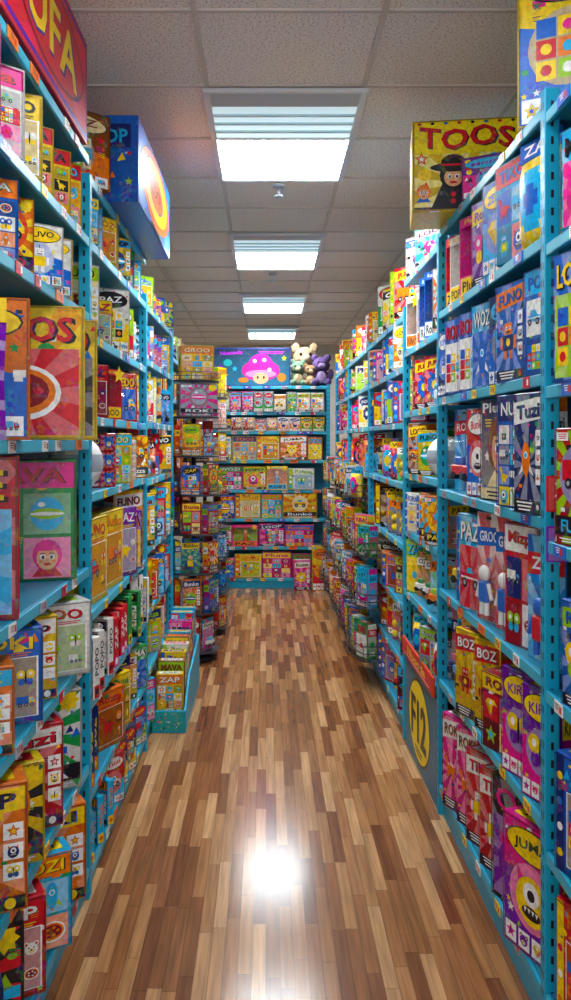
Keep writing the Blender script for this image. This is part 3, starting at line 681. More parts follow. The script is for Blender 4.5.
def fill(B, k, specs, s0=.05, s1=None, z=None, hmax=None, ly0=-.035, fit=True):
    """stand products along one shelf from the near end"""
    z = B.sh[k] if z is None else z
    gap = (B.sh[k+1]-.036-z) if k+1 < len(B.sh) else None
    s = s0; n = 0; end = (B.L-(.05 if B.last else .006)) if s1 is None else s1
    grp = 'toys on the %s shelf up, %s' % (ORD[k+1], B.name)
    fail = 0
    ends = 'left' if B.side == 'B' else 'near'
    for sp in specs:
        if sp[0] == 'gap': s += sp[1]; continue
        if sp[0] == 'at': s = max(s, sp[1]); continue
        kind, c1, c2, c3, mk, wd, w, h, d, cnt, yaw = sp[:11]
        st = sp[11] if len(sp) > 11 else None
        if hmax: h = min(h, hmax)
        if gap and fit and kind != 'game': h = min(max(h, gap*rng.uniform(.66, .96)), gap-.006)
        cy, sy = abs(math.cos(rad(yaw))), abs(math.sin(rad(yaw)))
        ex = w/2*cy+d/2*sy; ey = w/2*sy+d/2*cy
        if s+2*ex > end:
            fail += 1
            if fail > 8: break
            continue
        proto = product(kind, c1, c2, c3, mk, wd, w, h, d, 7 if (st is None and w > .7) else st); po = None
        for c in range(cnt):
            if s+2*ex > end: break
            stack = 1
            if kind == 'game' and gap: stack = max(1, min(3, int((gap-.005)/(h+.0005))))
            n += 1
            j = rng.uniform(0, .05)
            for q in range(stack):
                x, y = wpos(B, s+ex, ly0+ey+j)
                if stack > 1:
                    pl = ['bottom', 'top'][q] if stack == 2 else ['bottom', 'middle', 'top'][q]
                    lab = '%s %s with %s %s, %s of %s pile, %s shelf up, %s' % (c1, KIND[kind][1], c2, mk, pl, ORD[n], ORD[k+1], B.name)
                else:
                    lab = '%s %s with %s %s, %s from %s end, %s shelf up, %s' % (c1, KIND[kind][1], c2, mk, ORD[n], ends, ORD[k+1], B.name)
                o = instance(proto, kind, (x, y, z+q*(h+.0002)), wrot(B, yaw), lab, grp, po)
                if po is None: po = o
            s += 2*ex+.003
def H(kind, c1, c2, c3, mk, wd, w, h, d=.1, n=1, yaw=0, st=None): return (kind, c1, c2, c3, mk, wd, w, h, d, n, yaw, st)
def chain(lst, gen):
    for a in lst: yield a
    for a in gen: yield a

ALL = ['red', 'orange', 'yellow', 'green', 'blue', 'yellow', 'orange', 'red', 'sky', 'lime', 'teal', 'navy', 'white', 'blue', 'yellow', 'pink']
L1 = make_bay('left front bay', 'blue steel shelving bay nearest on the left with red header board', 'L', XL, 1.7, 3.1, [.12, .5, .9, 1.23, 1.7, 2.17, 2.45, 2.75], 2.8, tags=5)
L2 = make_bay('left middle bay', 'blue steel shelving bay second along the left side', 'L', XL, 3.1, 4.57, [.1, .38, .72, 1.05, 1.5, 1.79, 2.1, 2.45, 2.69], 2.69, tags=4)
L3 = make_bay('left third bay', 'blue steel shelving bay third along the left above the floor bin', 'L', XL, 4.57, 5.9, [.12, .42, .75, 1.1, 1.48, 1.8, 2.15, 2.45], 2.5, last=True, tags=4)
L4 = make_bay('left distant bay', 'blue steel shelving bay behind the two round racks on the left', 'L', -.79, 6.0, 9.45, [.12, .5, .9, 1.3, 1.7, 2.05, 2.4], 2.44, depth=.42, last=True, tags=8)
R0 = make_bay('right edge bay', 'blue steel shelving bay cut off by the right picture edge', 'R', XR, 1.1, 2.35, [.15, .55, 1.0, 1.42, 1.85, 2.25, 2.62], 2.66)
R1 = make_bay('right main bay', 'large blue steel shelving bay with slotted post on the right foreground', 'R', XR, 2.35, 3.8, [.14, .62, 1.03, 1.48, 1.89, 2.28, 2.65], 2.69, tags=5)
R2 = make_bay('right narrow bay', 'narrow blue steel shelving bay above the yellow disc sign', 'R', XR, 3.8, 4.76, [.56, .86, 1.2, 1.52, 1.86, 2.2, 2.6], 2.64, tags=3)
R3 = make_bay('right fourth bay', 'blue steel shelving bay fourth along the right side', 'R', XR, 4.76, 6.4, [.12, .42, .75, 1.1, 1.45, 1.8, 2.12, 2.42], 2.46, tags=4)
R4 = make_bay('right fifth bay', 'blue steel shelving bay with wire baskets, fifth along the right', 'R', XR, 6.4, 8.0, [.12, .42, .75, 1.1, 1.45, 1.8, 2.12, 2.42], 2.46)
R5 = make_bay('right last bay', 'blue steel shelving bay last on the right beside back display', 'R', XR, 8.0, 9.45, [.12, .42, .75, 1.1, 1.45, 1.8, 2.12, 2.42], 2.46, last=True)
BK = make_bay('back wall display', 'blue shelving display closing the far end of the aisle', 'B', 0, -.61, .735, [.12, .48, .80, 1.13, 1.47, 1.80, 2.02, 2.32], 2.36, depth=.4, last=True, tags=6, yb=9.6)

# left front bay: face-out boxes turned towards the camera
def row(items, gp=.012):
    for a in items:
        yield a; yield ('gap', gp)
LO = -.06
fill(L1, 0, row([H('carton', 'navy', 'red', 'white', 'star', 'ZAP', .3, .33, .1, 1, 66), H('carton', 'black', 'red', 'white', 'monster', 'a', .34, .34, .12, 1, 66), H('carton', 'red', 'yellow', 'white', 'star', 'ZAP', .24, .28, .1, 1, 62), H('carton', 'sky', 'orange', 'yellow', 'truck', 'WOZI', .24, .3, .1, 1, 60), H('carton', 'orange', 'blue', 'yellow', 'dinosaur', 'ROKI', .34, .33, .14, 1, 60, 0)]), .1, ly0=LO)
fill(L1, 1, row([H('carton', 'sky', 'red', 'yellow', 'truck', 'PAZ', .3, .3, .1, 1, 66), H('carton', 'orange', 'navy', 'yellow', 'blocks', 'LOOP', .3, .3, .12, 1, 66), H('carton', 'yellow', 'black', 'red', 'car', 'NUVO', .26, .27, .1, 1, 62), H('carton', 'red', 'yellow', 'white', 'pie', 'Tuzi', .24, .3, .1, 1, 60), H('carton', 'white', 'green', 'purple', 'butterfly', 'KIRA', .34, .34, .14, 1, 56, 2)]), .1, ly0=LO)
fill(L1, 2, row([H('carton', 'white', 'orange', 'yellow', 'car', 'TIKO', .26, .22, .1, 1, 66), H('carton', 'orange', 'yellow', 'sky', 'truck', 'BOZ', .3, .22, .12, 1, 66), H('carton', 'blue', 'orange', 'yellow', 'monster', 'ROKI', .28, .27, .1, 1, 62), H('carton', 'yellow', 'red', 'white', 'robot', 'Bunko', .22, .25, .1, 1, 60), H('carton', 'white', 'red', 'lime', 'truck', 'GROO', .32, .25, .14, 1, 56, 3)]), .1, ly0=LO)
fill(L1, 3, iter([H('carton', 'blue', 'yellow', 'red', 'ball', 'LOOP', .3, .4, .1, 1, 70), ('at', .38), H('carton', 'red', 'sky', 'yellow', 'snowman', 'OZE', .4, .43, .12, 1, 74, 10), ('at', 1.02), H('carton', 'green', 'pink', 'red', 'face', 'MAVA', .36, .4, .18, 1, 72, 4)]), .1, ly0=LO)
fill(L1, 4, iter([H('bag', 'purple', 'orange', 'yellow', 'ball', 'ZAP', .24, .32, .08, 1, 70), ('at', .34), H('carton', 'orange', 'blue', 'yellow', 'robot', 'BOZ', .32, .36, .12, 1, 74, 1), ('at', .86), H('carton', 'yellow', 'red', 'red', 'pie', 'TOOS', .38, .42, .05, 1, 78, 10), ('at', 1.16), H('carton', 'yellow', 'black', 'red', 'monster', 'GROO', .34, .42, .05, 1, 76, 10)]), .1, ly0=-.1)
fill(L1, 5, chain([H('carton', 'blue', 'yellow', 'red', 'star', 'ZAP', .2, .22, .08, 1, 55), H('carton', 'yellow', 'red', 'blue', 'face', 'FUNO', .2, .23, .08, 1, 60), H('carton', 'blue', 'orange', 'white', 'rocket', 'JUMA', .18, .2, .08, 1, 55), H('carton', 'orange', 'yellow', 'red', 'truck', 'GROO', .18, .2, .08, 1, 55), H('carton', 'white', 'blue', 'yellow', 'robot', 'NUVO', .16, .19, .08, 2, 50)], autospec(['orange', 'blue', 'yellow', 'sky'], (.16, .22), (.12, .18), kinds='cct', yaw=45)), .1)
fill(L1, 6, chain([H('carton', 'pink', 'white', 'orange', 'gem', 'LOOP', .3, .25, .08, 1, 45), H('carton', 'white', 'pink', 'red', 'flower', 'Pluna', .28, .25, .08, 1, 45, 5), H('carton', 'yellow', 'black', 'white', 'face', 'POPO', .22, .25, .08, 1, 60)], autospec(['blue', 'yellow', 'sky'], (.18, .25), (.13, .2), kinds='c', yaw=50)), .1)
# left middle bay
fill(L2, 0, autospec(['blue', 'red', 'sky', 'navy', 'orange'], (.18, .22), (.13, .24), kinds='kkkcc', yaw=30, maxc=2, jy=14))
fill(L2, 1, autospec(['yellow', 'blue', 'red', 'green', 'orange', 'navy'], (.22, .27), (.13, .24), kinds='kkcccs', yaw=32, maxc=2, jy=14))
fill(L2, 2, autospec(['maroon', 'navy', 'red', 'white', 'brown', 'green'], (.2, .26), kinds='kkkk', yaw=14))
fill(L2, 3, chain([H('carton', 'yellow', 'red', 'orange', 'car', 'FUNO', .36, .34, .26, 1, 6, 7), H('carton', 'yellow', 'orange', 'red', 'truck', 'Bunko', .34, .34, .26, 1, 6, 7)], autospec(['orange', 'purple', 'blue', 'yellow'], (.25, .36), (.14, .22), kinds='c', yaw=38, maxc=1, jy=12)))
fill(L2, 4, autospec(['red', 'orange', 'yellow', 'blue', 'white'], (.18, .22), (.12, .22), kinds='ccctgs', yaw=40, maxc=1, jy=14), .34)
fill(L2, 5, chain([H('carton', 'yellow', 'black', 'white', 'face', 'Oo', .28, .27, .08, 1, 66, 5)], autospec(['yellow', 'orange', 'blue', 'red', 'white'], (.18, .24), (.12, .22), kinds='ccdb', yaw=42, maxc=1, jy=14)))
fill(L2, 6, autospec(['green', 'blue', 'lime', 'sky', 'yellow', 'white'], (.2, .28), (.12, .22), kinds='ccb', yaw=42, maxc=1, jy=12))
fill(L2, 7, autospec(['blue', 'yellow', 'sky', 'red', 'navy'], (.18, .23), (.12, .2), kinds='c', yaw=40, maxc=1, jy=12))
# left third
for k, (th, hr) in enumerate([(ALL, (.2, .24)), (ALL, (.2, .26)), (['blue', 'orange', 'red'], (.22, .28)), (['blue', 'sky', 'yellow', 'red'], (.25, .32)), (['yellow', 'red', 'blue'], (.2, .26)), (['white', 'orange', 'sky'], (.22, .29)), (['sky', 'blue', 'yellow', 'white'], (.2, .25)), (['yellow', 'blue', 'lime'], (.16, .2))]):
    fill(L3, k, autospec(th, hr, (.14, .26), 'cccb', yaw=46, maxc=1, jy=12))
for k, (th, hr) in enumerate([(['red', 'maroon', 'orange', 'navy'], (.25, .33)), (['red', 'yellow', 'orange'], (.25, .33)), (['yellow', 'red', 'orange'], (.22, .28)), (['orange', 'yellow', 'red', 'silver'], (.22, .28)), (['yellow', 'cream', 'lime', 'orange'], (.2, .3))]):
    fill(L4, k+2, autospec(th, hr, (.2, .3), 'cccd', yaw=50, maxc=1), s0=.05, ly0=.012)
# right main bay
DA = ['red', 'orange', 'yellow', 'navy', 'blue', 'maroon', 'yellow', 'purple']
fill(R1, 0, chain([H('carton', 'pink', 'purple', 'yellow', 'monster', 'JUMA', .26, .4, .08, 1, 22, 1), H('carton', 'black', 'purple', 'pink', 'monster', 'Oo', .24, .42, .08, 1, 22, 10), H('carton', 'red', 'yellow', 'white', 'robot', 'TIKO', .18, .36, .06, 2, 24, 0)], autospec(['pink', 'purple', 'red', 'maroon', 'yellow'], (.32, .42), (.13, .19), kinds='c', yaw=26, acc=DA, maxc=2, jy=8)), ly0=-.05)
fill(R1, 1, chain([H('carton', 'purple', 'pink', 'yellow', 'butterfly', 'KIRA', .18, .34, .07, 2, 20, 1), H('carton', 'maroon', 'yellow', 'red', 'gem', 'ROKI', .2, .26, .08, 1, 20), H('carton', 'yellow', 'maroon', 'red', 'robot', 'BOZ', .16, .34, .06, 2, 20, 0)], autospec(['orange', 'yellow', 'red', 'pink'], (.28, .34), (.13, .18), kinds='ccb', yaw=22, acc=DA, maxc=2)), ly0=-.05)
fill(R1, 2, chain([H('blister', 'blue', 'sky', 'red', 'robot', 'ZAP', .19, .38, .05, 1, 16), H('carton', 'red', 'white', 'navy', 'truck', 'Mizpa', .2, .4, .08, 1, 16, 4), H('blister', 'white', 'red', 'blue', 'robot', 'GROO', .17, .4, .05, 2, 16), H('carton', 'sky', 'red', 'white', 'car', 'PAZ', .18, .38, .06, 1, 16, 10)], autospec(['red', 'sky', 'silver', 'blue'], (.34, .4), (.14, .19), kinds='cb', yaw=18, acc=DA, maxc=2)), ly0=-.04)
fill(R1, 3, chain([H('carton', 'navy', 'orange', 'white', 'rocket', 'Tuzi', .16, .36, .08, 1, 14, 0), H('carton', 'blue', 'navy', 'white', 'robot', 'NUVO', .23, .37, .08, 1, 14, 5), H('carton', 'navy', 'brown', 'cream', 'face', 'Pluna', .28, .37, .08, 1, 16, 6), H('carton', 'red', 'blue', 'white', 'monster', 'Bunko', .18, .34, .08, 1, 14, 1), H('blister', 'blue', 'sky', 'red', 'truck', 'ROKI', .19, .34, .05, 2, 14)], autospec(['blue', 'sky', 'white'], (.3, .35), (.14, .19), kinds='cb', yaw=14, acc=DA)), ly0=-.04)
fill(R1, 4, chain([H('carton', 'blue', 'sky', 'white', 'car', 'POPO', .21, .33, .08, 1, 12, 4), H('carton', 'blue', 'navy', 'orange', 'robot', 'FUNO', .19, .32, .08, 1, 12, 0), H('carton', 'navy', 'blue', 'sky', 'dinosaur', 'ZEDO', .19, .32, .08, 1, 12, 1), H('carton', 'sky', 'blue', 'white', 'rocket', 'WOZI', .18, .32, .08, 1, 12, 10)], autospec(['blue', 'navy', 'sky'], (.28, .33), (.14, .19), kinds='c', yaw=14, acc=['navy', 'blue', 'white', 'sky'], maxc=2)))
fill(R1, 5, chain([H('bag', 'yellow', 'sky', 'blue', 'star', 'ZAP', .2, .34, .08, 1, 16), H('carton', 'sky', 'red', 'blue', 'dinosaur', 'TIKO', .2, .33, .08, 1, 14, 4), H('carton', 'blue', 'sky', 'yellow', 'gem', 'ZEDO', .19, .33, .08, 1, 14, 1), H('carton', 'purple', 'pink', 'yellow', 'butterfly', 'Rozza', .19, .32, .08, 1, 14, 0), H('doll', 'pink', 'purple', 'yellow', 'face', 'Pluna', .2, .32, .1, 1, 16)], autospec(['pink', 'white', 'blue', 'red'], (.26, .32), (.14, .19), kinds='cd', yaw=16, acc=DA, maxc=2)))
# right edge bay
for k in range(6):
    fill(R0, k, autospec([['navy', 'red'], ['blue', 'teal'], ['blue', 'red', 'navy'], ['navy', 'red'], ['blue', 'lime'], ['yellow', 'sky']][k], (.26, .33), (.16, .22), 'cc', yaw=12, maxc=1), .75)
# right narrow bay
fill(R2, 0, autospec(['silver', 'yellow', 'orange', 'white'], (.18, .22), (.12, .18), 'cg', yaw=28, maxc=2))
fill(R2, 1, autospec(['lime', 'green', 'red', 'orange'], (.2, .27), (.12, .18), 'cb', yaw=28, maxc=2))
fill(R2, 2, autospec(['orange', 'white', 'yellow', 'cream'], (.2, .26), (.12, .18), 'c', yaw=28, maxc=2))
fill(R2, 3, autospec(['brown', 'orange', 'yellow', 'cream'], (.22, .27), (.12, .18), 'c', yaw=28, maxc=2), .3)
fill(R2, 4, autospec(['yellow', 'red', 'sky'], (.2, .27), (.12, .18), 'ccb', yaw=28, maxc=2))
fill(R2, 5, autospec(['blue', 'yellow', 'white', 'red'], (.26, .33), (.12, .18), 'cd', yaw=28, maxc=2))
# right far bays
TH = [['red', 'maroon', 'orange'], ['brown', 'red', 'orange', 'yellow'], ['red', 'orange', 'cream'], ['brown', 'yellow', 'blue', 'red'], ['pink', 'yellow', 'orange', 'red'], ['pink', 'red', 'blue', 'white'], ['white', 'sky', 'pink', 'blue'], ['yellow', 'red', 'white', 'orange']]
for B in (R3, R4, R5):
    for k in range(8):
        fill(B, k, autospec(TH[k], (.2, .27) if k != 7 else (.2, .36), (.16, .28), 'cccbg', yaw=38, maxc=1, jy=14))
# back display
BT = [(['yellow', 'pink', 'sky', 'yellow', 'blue'], (.2, .26)), (['sky', 'pink', 'yellow', 'cream'], (.2, .26)), (['blue', 'yellow', 'sky', 'cream', 'white'], (.25, .33)), (['sky', 'yellow', 'pink', 'white', 'red'], (.24, .3)), (['red', 'yellow', 'sky', 'cream', 'orange', 'yellow'], (.24, .28)), (['white', 'yellow', 'silver', 'sky'], (.12, .16)), (['white', 'pink', 'white', 'silver'], (.2, .25))]
for k, (th, hr) in enumerate(BT):
    fill(BK, k, autospec(th, hr, (.15, .4) if k not in (5, 6) else (.1, .16), 'cccd' if k not in (5, 6) else 'c', maxc=1 if k < 5 else 2, dr=(.06, .1), jy=5))

# ---------------------------------------------------------------- single things on top of the shelves
def one(B, kind, c1, c2, c3, mk, wd, w, h, d, s, ly, z, yaw, label, st=None):
    x, y = wpos(B, s, ly); return instance(product(kind, c1, c2, c3, mk, wd, w, h, d, st), kind, (x, y, z), wrot(B, yaw), label, None)
one(L2, 'carton', 'blue', 'yellow', 'orange', 'ring', 'LOOP', 1.12, .36, .28, .94, .01, 2.69, 0, 'large blue toy box with yellow disc above left middle bay')
one(L2, 'carton', 'brown', 'orange', 'cream', 'blocks', 'PAZ', .3, .3, .14, .2, .12, 2.69, 45, 'brown toy box with coloured blocks on top beside large blue box')
one(R1, 'carton', 'yellow', 'black', 'red', 'pirate', 'TOOS', .44, .38, .3, 1.27, .06, 2.65, 82, 'large yellow box with dark hatted figure on top of right main bay', 8)
one(R1, 'carton', 'purple', 'pink', 'sky', 'monster', 'Mizpa', .2, .17, .1, .98, .1, 2.65, 60, 'small purple box in front of the large yellow box on top', 1)
one(R1, 'carton', 'yellow', 'blue', 'pink', 'blocks', 'NUVO', .3, .52, .2, .24, .16, 2.65, 62, 'tall yellow and blue box at the top right corner', 1)
one(R2, 'carton', 'sky', 'pink', 'white', 'gem', 'LOOP', .24, .2, .1, .52, .1, 2.6, 35, 'sky blue box with pink gem on top of right narrow bay')
one(R2, 'carton', 'white', 'red', 'blue', 'car', 'TIKO', .24, .22, .1, .8, .1, 2.6, 35, 'white box with red car on top of right narrow bay')
instance(product('carton', 'yellow', 'red', 'orange', 'star', 'WOZI', .2, .5, .1, 1), 'carton', (.62, 9.5, 0), 0, 'tall yellow box standing on the floor right of back display', None)
instance(product('carton', 'pink', 'yellow', 'white', 'flower', 'Rozza', .18, .34, .1, 0), 'carton', (.41, 9.52, 0), 0, 'pink box standing on the floor beside the tall yellow box', None)

# red header board above left front bay
hb = MB(); L = 1.02; hb.box(-L/2, L/2, -.012, .012, 0, .38, PAL['red'], .003)
q = Pen(hb, (0, -.012, .19), (1, 0, 0), (0, 0, 1)); q.rect(-L/2+.015, L/2-.015, -.175, .175, lin('5a3ab0'), 1); q.rect(-L/2+.03, L/2-.03, -.16, .16, PAL['red'], 2); q.burst(-L/2+.03, L/2-.03, -.16, .16, 0, 0, lin('f04060'), 3, 11)
q.ell(.02, 0, .42, .15, PAL['maroon'], 4, 28); q.ell(.02, 0, .4, .138, PAL['red'], 5, 28); q.text('UFA', .03, -.004, .66, .19, lin('3a2a90'), 6); q.text('UFA', .02, 0, .62, .175, PAL['yellow'], 7)
o = ob('header_sign', hb.mesh('header_sign', 'sign'), None, (XL-.02, 2.62, 2.8), math.pi/2); tag(o, 'red header sign with yellow lettering above nearest left bay', 'sign')

# back header sign with pink hat
hs = MB(); hs.box(-.44, .44, -.012, .012, 0, .44, PAL['navy'], .003); q = Pen(hs, (0, -.012, .22), (1, 0, 0), (0, 0, 1))
q.grad(-.425, .425, -.205, .205, lin('08203c'), lin('086a8c'), 1)
q.ell(.1, -.04, .22, .12, PAL['pink'], 2, 24); q.ell(.1, .03, .14, .12, PAL['pink'], 3, 20); q.ell(.1, -.08, .18, .045, lin('ff9cc8'), 4, 20); q.ell(.1, -.13, .09, .065, SKIN, 5, 16)
for sx in (-.035, .035): q.ell(.1+sx, -.12, .012, .018, K, 6, 8)
for a, b_ in ((.03, .07), (.14, .08), (.2, -.03)): q.ell(a, b_, .022, .022, W, 5, 10)
q.text('Nuooda', -.24, .165, .26, .045, lin('c050d8'), 7, .06); q.bars(.22, .18, .3, 2, lin('c050d8'), 7, .02); q.star(-.32, -.1, .05, PAL['yellow'], 3); q.star(-.2, -.02, .035, PAL['sky'], 3); q.star(.37, .1, .035, PAL['lime'], 3); q.ell(-.28, .05, .05, .04, PAL['teal'], 3); q.ell(-.1, -.15, .06, .03, PAL['orange'], 3); q.ell(-.36, -.02, .03, .05, PAL['purple'], 3); q.ell(.34, -.12, .05, .05, PAL['orange'], 3)
o = ob('header_sign', hs.mesh('header_sign', 'sign'), None, (-.16, 9.66, 2.32)); tag(o, 'blue header sign with pink hat on the back display', 'sign')

# plush toys on back display
def plush(c, c2, x, y, z, sc, label):
    m = MB()
    def bl(*a): m.ball(*[v*sc for v in a[:6]], a[6], 18, 12, fuzz=.07)
    bl(0, 0, .1, .1, .085, .1, c); bl(0, -.01, .25, .1, .09, .09, c); bl(0, -.085, .235, .045, .03, .035, c2); bl(0, -.075, .1, .06, .02, .07, c2)
    for s_ in (-1, 1):
        bl(s_*.075, 0, .33, .038, .025, .045, c); bl(s_*.11, -.03, .14, .035, .035, .06, c); bl(s_*.07, -.09, .045, .042, .06, .042, c)
    o = ob('plush_toy', m.mesh('plush_toy', 'plush'), None, (x, y, z)); tag(o, label, 'plush toy', 'plush toys on the back display')
    e = MB()
    for s_ in (-1, 1): e.ball(s_*.04*sc, -.095*sc, .275*sc, .013*sc, .012*sc, .015*sc, K, 8, 6)
    ob('eyes', e.mesh('eyes', 'plastic'), o)
plush(lin('64806c'), lin('b0a080'), .37, 9.72, 2.32, .85, 'grey green plush toy next to the back header sign')
plush(lin('5a4676'), lin('8a78a0'), .64, 9.72, 2.32, 1.0, 'purple grey plush toy at right end of the back display top')
plush(lin('8a6c50'), lin('b89c78'), .515, 9.7, 2.32, .72, 'small brown plush toy between green and purple plush toys')
plush(lin('9a8468'), lin('b8a488'), .46, 9.9, 2.32, 1.4, 'tall beige plush toy behind the small brown one')

# balls
def toyball(x, y, z, r, c, c2, label):
    m = MB(); m.ball(0, 0, r, r, r, r, c, 18, 10, cols=lambda i, k: c2 if i in (4, 5) or (k % 6 == 0 and i > 2) else c)
    o = ob('toy_ball', m.mesh('toy_ball', 'plastic'), None, (x, y, z)); tag(o, label, 'ball')
x, y = wpos(L2, .2, .09); toyball(x, y, 1.5, .11, PAL['white'], PAL['silver'], 'white grey ball at near end of left middle bay')
x, y = wpos(R2, .17, .07); toyball(x, y, 1.52, .1, PAL['white'], PAL['silver'], 'white grey ball at near end of right narrow bay')

# yellow disc sign and red sign strip, right narrow bay
m = MB(); m.box(-.43, .43, -.008, .008, 0, .5, lin('0b7090'), .003); q = Pen(m, (0, -.008, .25), (1, 0, 0), (0, 0, 1)); q.ell(-.02, 0, .3, .215, K, 1, 32); q.ell(-.02, 0, .28, .2, lin('ffe400'), 2, 32); q.text('F12', -.02, 0, .4, .22, K, 5); q.text('F12', -.012, 0, .4, .22, K, 5.2); q.text('F12', -.028, 0, .4, .22, K, 5.4); q.bars(-.02, -.14, .2, 2, K, 5, .02)
o = ob('disc_sign', m.mesh('disc_sign', 'sign'), None, (XR+.003, 4.285, 0), -math.pi/2); tag(o, 'blue sign board with yellow disc low on right', 'sign')
m = MB(); m.box(-.43, .43, -.006, .006, 0, .09, lin('e0401c'), .002); q = Pen(m, (0, -.006, .045), (1, 0, 0), (0, 0, 1)); q.rect(-.42, .42, -.04, .04, PAL['red'], 1); q.text('Nuooda', 0, .008, .5, .045, PAL['yellow'], 2); q.bars(0, -.022, .7, 1, W, 2, .01)
o = ob('strip_sign', m.mesh('strip_sign', 'sign'), None, (XR-.018, 4.285, .515), -math.pi/2); tag(o, 'red sign strip with yellow lettering above the yellow disc', 'sign')
for j, (z, c, t, lab) in enumerate(((1.5, 'red', 'ZAP', 'small red shelf flag on the slotted post at right'), (1.36, 'purple', 'OZE', 'purple shelf flag below the red one on slotted post'))):
    m = MB(); m.box(0, .16, -.003, .003, 0, .1, PAL[c], .001); q = Pen(m, (.08, -.003, .05), (1, 0, 0), (0, 0, 1)); q.rect(-.075, .075, -.045, .045, mixc(PAL[c], W, .15), 1); q.text(t, 0, .012, .12, .04, W, 2); q.bars(0, -.02, .11, 2, PAL['yellow'], 2, .01)
    o = ob('shelf_flag', m.mesh('shelf_flag', 'sign'), None, (XR-.01, 2.332, z)); tag(o, lab, 'sign')

# floor bin by left third bay: low front, sides rising to the back
bx, by = -.565, 5.36
r = ob('floor_bin', None, None, (bx, by, 0)); tag(r, 'blue floor bin of small boxes in front of left third bay', 'bin')
m = MB(); w2, l2 = .1, .5
m.box(-w2, w2, -l2, -l2+.012, 0, .13, CY, .003); m.box(-w2, w2, l2-.012, l2, 0, .34, CY, .003)
for sx in (-1, 1):
    xa, xb = sorted((sx*w2, sx*(w2-.012))); m.prism([(-l2+.012, 0), (l2-.012, 0), (l2-.012, .34), (-l2+.25, .26), (-l2+.012, .13)], xa, xb, CY)
m.box(-w2+.012, w2-.012, -l2+.012, l2-.012, .07, .085, CYD); ob('bin', m.mesh('bin', 'steel'), r)
m = MB(); m.box(-w2+.004, w2-.004, -l2-.004, -l2-.0005, .015, .125, PAL['teal'], .001); q = Pen(m, (0, -l2-.004, .07), (1, 0, 0), (0, 0, 1)); scatter(q, .185, .1, 44, 1); ob('front_panel', m.mesh('front_panel', 'sign'), r)
gen = autospec(['yellow', 'brown', 'sky', 'red', 'pink', 'orange', 'white'], (.26, .36), (.15, .165), 'c', dr=(.06, .08))
for j in range(9):
    k, c1, c2, c3, mk, wd, w, h, d, n, yaw = next(gen)
    h = .25+.028*j+rng.uniform(-.02, .02)
    instance(product(k, c1, c2, c3, mk, wd, w, h, .075, 5 if j == 0 else None), k, (bx, by-.42+j*.104, .085), rad(rng.uniform(-3, 3)), '%s toy box with %s %s, %s from near end in the floor bin' % (c1, c2, mk, ORD[j+1]), 'boxes in the floor bin')

# round tray racks jutting into the aisle on the left
def tray_rack(xc, yc, trays, R_, nm, theme, label, hero=None):
    r = ob('tray_rack', None, None, (xc, yc, 0)); tag(r, label, 'rack', 'round tray racks')
    m = MB(); m.lathe([(R_*.9, 0), (R_*.9, .03), (.04, .05), (.03, .08)], 24, K); ob('base', m.mesh('base', 'plastic'), r)
    m = MB(); m.lathe([(.018, .08), (.018, trays[-1]+.05)], 12, K); ob('pole', m.mesh('pole', 'plastic'), r)
    t = MB(); t.lathe([(.03, -.012), (R_-.004, -.012), (R_, -.008), (R_, -.002), (R_-.004, 0), (.03, 0)], 28, lin('3a3a48')); ph = 24
    for zz in (.03, .06):
        for q in range(ph):
            a0, a1 = 2*math.pi*q/ph, 2*math.pi*(q+1)/ph
            t.tube(((R_+.004)*math.cos(a0), (R_+.004)*math.sin(a0), zz), ((R_+.004)*math.cos(a1), (R_+.004)*math.sin(a1), zz), .003, lin('5a5464'))
            if q % 3 == 0: t.tube(((R_+.004)*math.cos(a0), (R_+.004)*math.sin(a0), -.004), ((R_+.004)*math.cos(a0), (R_+.004)*math.sin(a0), zz), .003, lin('5a5464'))
    tm = t.mesh('tray', 'plastic')
    for i, z in enumerate(trays):
        ob('tray', tm, r, (0, 0, z))
        gap = (trays[i+1]-z-.014) if i+1 < len(trays) else .34
        gen = autospec(theme[i], (.2, .2), (.1, .12), 'cccb', maxc=1)
        if hero and i in hero:
            for hi, (c1, c2, c3, mk, wd, w, h, aa, st, lab) in enumerate(hero[i]):
                rr = .1; aa = rad(aa); instance(product('carton', c1, c2, c3, mk, wd, w, h, .1, st), 'carton', (xc+rr*math.sin(aa), yc-rr*math.cos(aa), z), aa, lab, 'packs on the %s' % nm)
            continue
        ni = 0
        for a in (-66, -2, 62, 126):
            k, c1, c2, c3, mk, wd, w, h, d, n, yaw = next(gen)
            w = rng.uniform(.125, .15); h = gap*rng.uniform(.7, .95); d = .05; rr = R_-.05
            ni += 1
            aa = rad(a+rng.uniform(-3, 3))
            instance(product(k, c1, c2, c3, mk, wd, w, h, d), k, (xc+rr*math.sin(aa), yc-rr*math.cos(aa), z), aa, '%s %s with %s %s, %s around on %s tray up, %s' % (c1, KIND[k][1], c2, mk, ORD[ni], ORD[i+1], nm), 'packs on the %s' % nm)
TT = [.08, .38, .68, .98, 1.28, 1.58, 1.88, 2.16]
TC = [['red', 'sky', 'orange'], ['blue', 'red', 'orange'], ['blue', 'red', 'sky'], ['red', 'orange', 'yellow'], ['blue', 'yellow', 'red'], ['yellow', 'red', 'orange'], ['red', 'white', 'silver'], ['yellow', 'cream', 'lime']]
tray_rack(-.565, 6.55, TT, .205, 'nearer round rack', TC, 'nearer dark round rack of toy packs beyond the floor bin',
          {6: [('silver', 'pink', 'maroon', 'ball', 'ROKI', .3, .25, 20, 2, 'wide silver and pink toy box near top of nearer round rack')],
           7: [('yellow', 'orange', 'cream', 'car', 'GROO', .26, .26, 15, 5, 'yellow toy box on the topmost tray of nearer round rack')]})
tray_rack(-.54, 7.4, [z*.96 for z in TT], .205, 'farther round rack', TC, 'farther dark round rack of toy packs on the left')

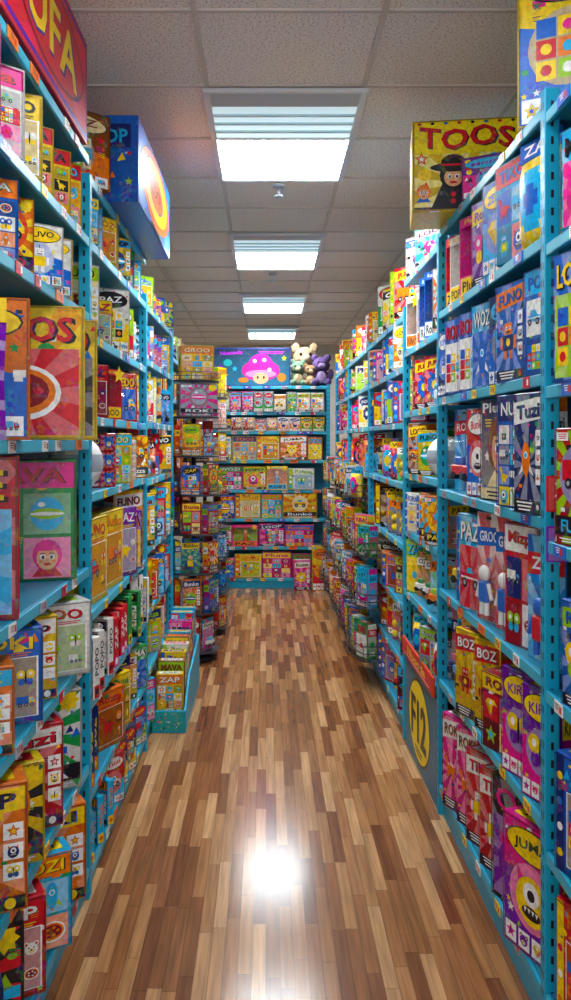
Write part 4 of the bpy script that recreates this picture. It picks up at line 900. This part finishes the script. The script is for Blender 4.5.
# wire baskets on right
BASK = {}
def basket(B, s, z, n):
    dp = {1: .2, 2: .18, 3: .16, 4: .13}[n//10]
    x, y = wpos(B, s, 0); r = ob('wire_basket', None, None, (x-.008, y, z), B.rz)
    tag(r, 'wire basket clipped to %s, %s basket up, %s one along' % (B.name, ORD[n//10], ORD[n % 10]), 'basket', 'wire baskets on the right')
    if dp not in BASK:
        m = MB(); W2, D_, hh = .34, dp, .1
        def arc(zz, n_=10): return [(-W2+2*W2*i/n_, -D_*(.62+.38*math.sin(math.pi*i/n_)), zz) for i in range(n_+1)]
        for zz in (0, .05, hh):
            A = arc(zz)
            for i in range(10): m.tube(A[i], A[i+1], .0045, K)
            m.tube((-W2, -.004, zz), (W2, -.004, zz), .004, K)
            m.tube(A[0], (-W2, -.004, zz), .004, K); m.tube(A[-1], (W2, -.004, zz), .004, K)
        A = arc(0); A2 = arc(hh)
        for i in range(0, 11, 2): m.tube(A[i], A2[i], .0025, K)
        for i in range(11): m.tube(A[i], (A[i][0], -.004, 0), .003, K)
        BASK[dp] = m.mesh('wire_frame', 'wire')
    ob('wire_frame', BASK[dp], r)
    for j in range(4):
        c = rng.choice(['brown', 'red', 'pink', 'sky', 'orange', 'blue', 'yellow', 'white', 'green']); c2, c3 = rng.choice([('white', 'red'), ('sky', 'navy'), ('yellow', 'orange'), ('orange', 'white'), ('pink', 'sky'), ('lime', 'white'), ('yellow', 'red')])
        if c == c2: c2 = 'silver'
        kind = rng.choice(['bag', 'carton', 'carton', 'carton']); mk = 'ball' if kind == 'bag' else rng.choice(MOT)
        me, pt = product(kind, c, c2, c3, mk, rng.choice(WORDS), .135, rng.uniform(.18, .27), .075)
        xx, yy = wpos(B, s-.24+j*.16, -.05-dp*.25)
        instance((me, pt), kind, (xx, yy, z+.005), B.rz+rad(30), '%s %s with %s middle, %s in %s basket up, %s one, %s' % (c, KIND[kind][1], c2, ORD[j+1], ORD[n//10], ORD[n % 10], B.name), 'packs in the wire baskets')
for bi, B in enumerate((R4, R5)):
    for zi, z in enumerate((.2, .55, .9, 1.25)):
        for si, s in enumerate((.4, 1.1)): basket(B, s, z, (zi+1)*10+si+1)
for zi, z in enumerate((.2, .55, .9)): basket(R3, 1.25, z, (zi+1)*10+1)

# ---------------------------------------------------------------- light + camera
w = bpy.data.worlds.new('World'); SC.world = w; w.use_nodes = True
w.node_tree.nodes['Background'].inputs[0].default_value = (.97, .98, 1, 1); w.node_tree.nodes['Background'].inputs[1].default_value = 1.8
cam = bpy.data.cameras.new('Camera'); co = bpy.data.objects.new('Camera', cam); C.objects.link(co)
co.location = (0, 0, 1.7); co.rotation_euler = (math.pi/2, 0, 0)
cam.sensor_width = 36; cam.lens = 838/1000*36; cam.shift_x = .0195; cam.shift_y = -.06; cam.clip_start = .05
SC.camera = co
print('OBJECTS', len(C.objects))
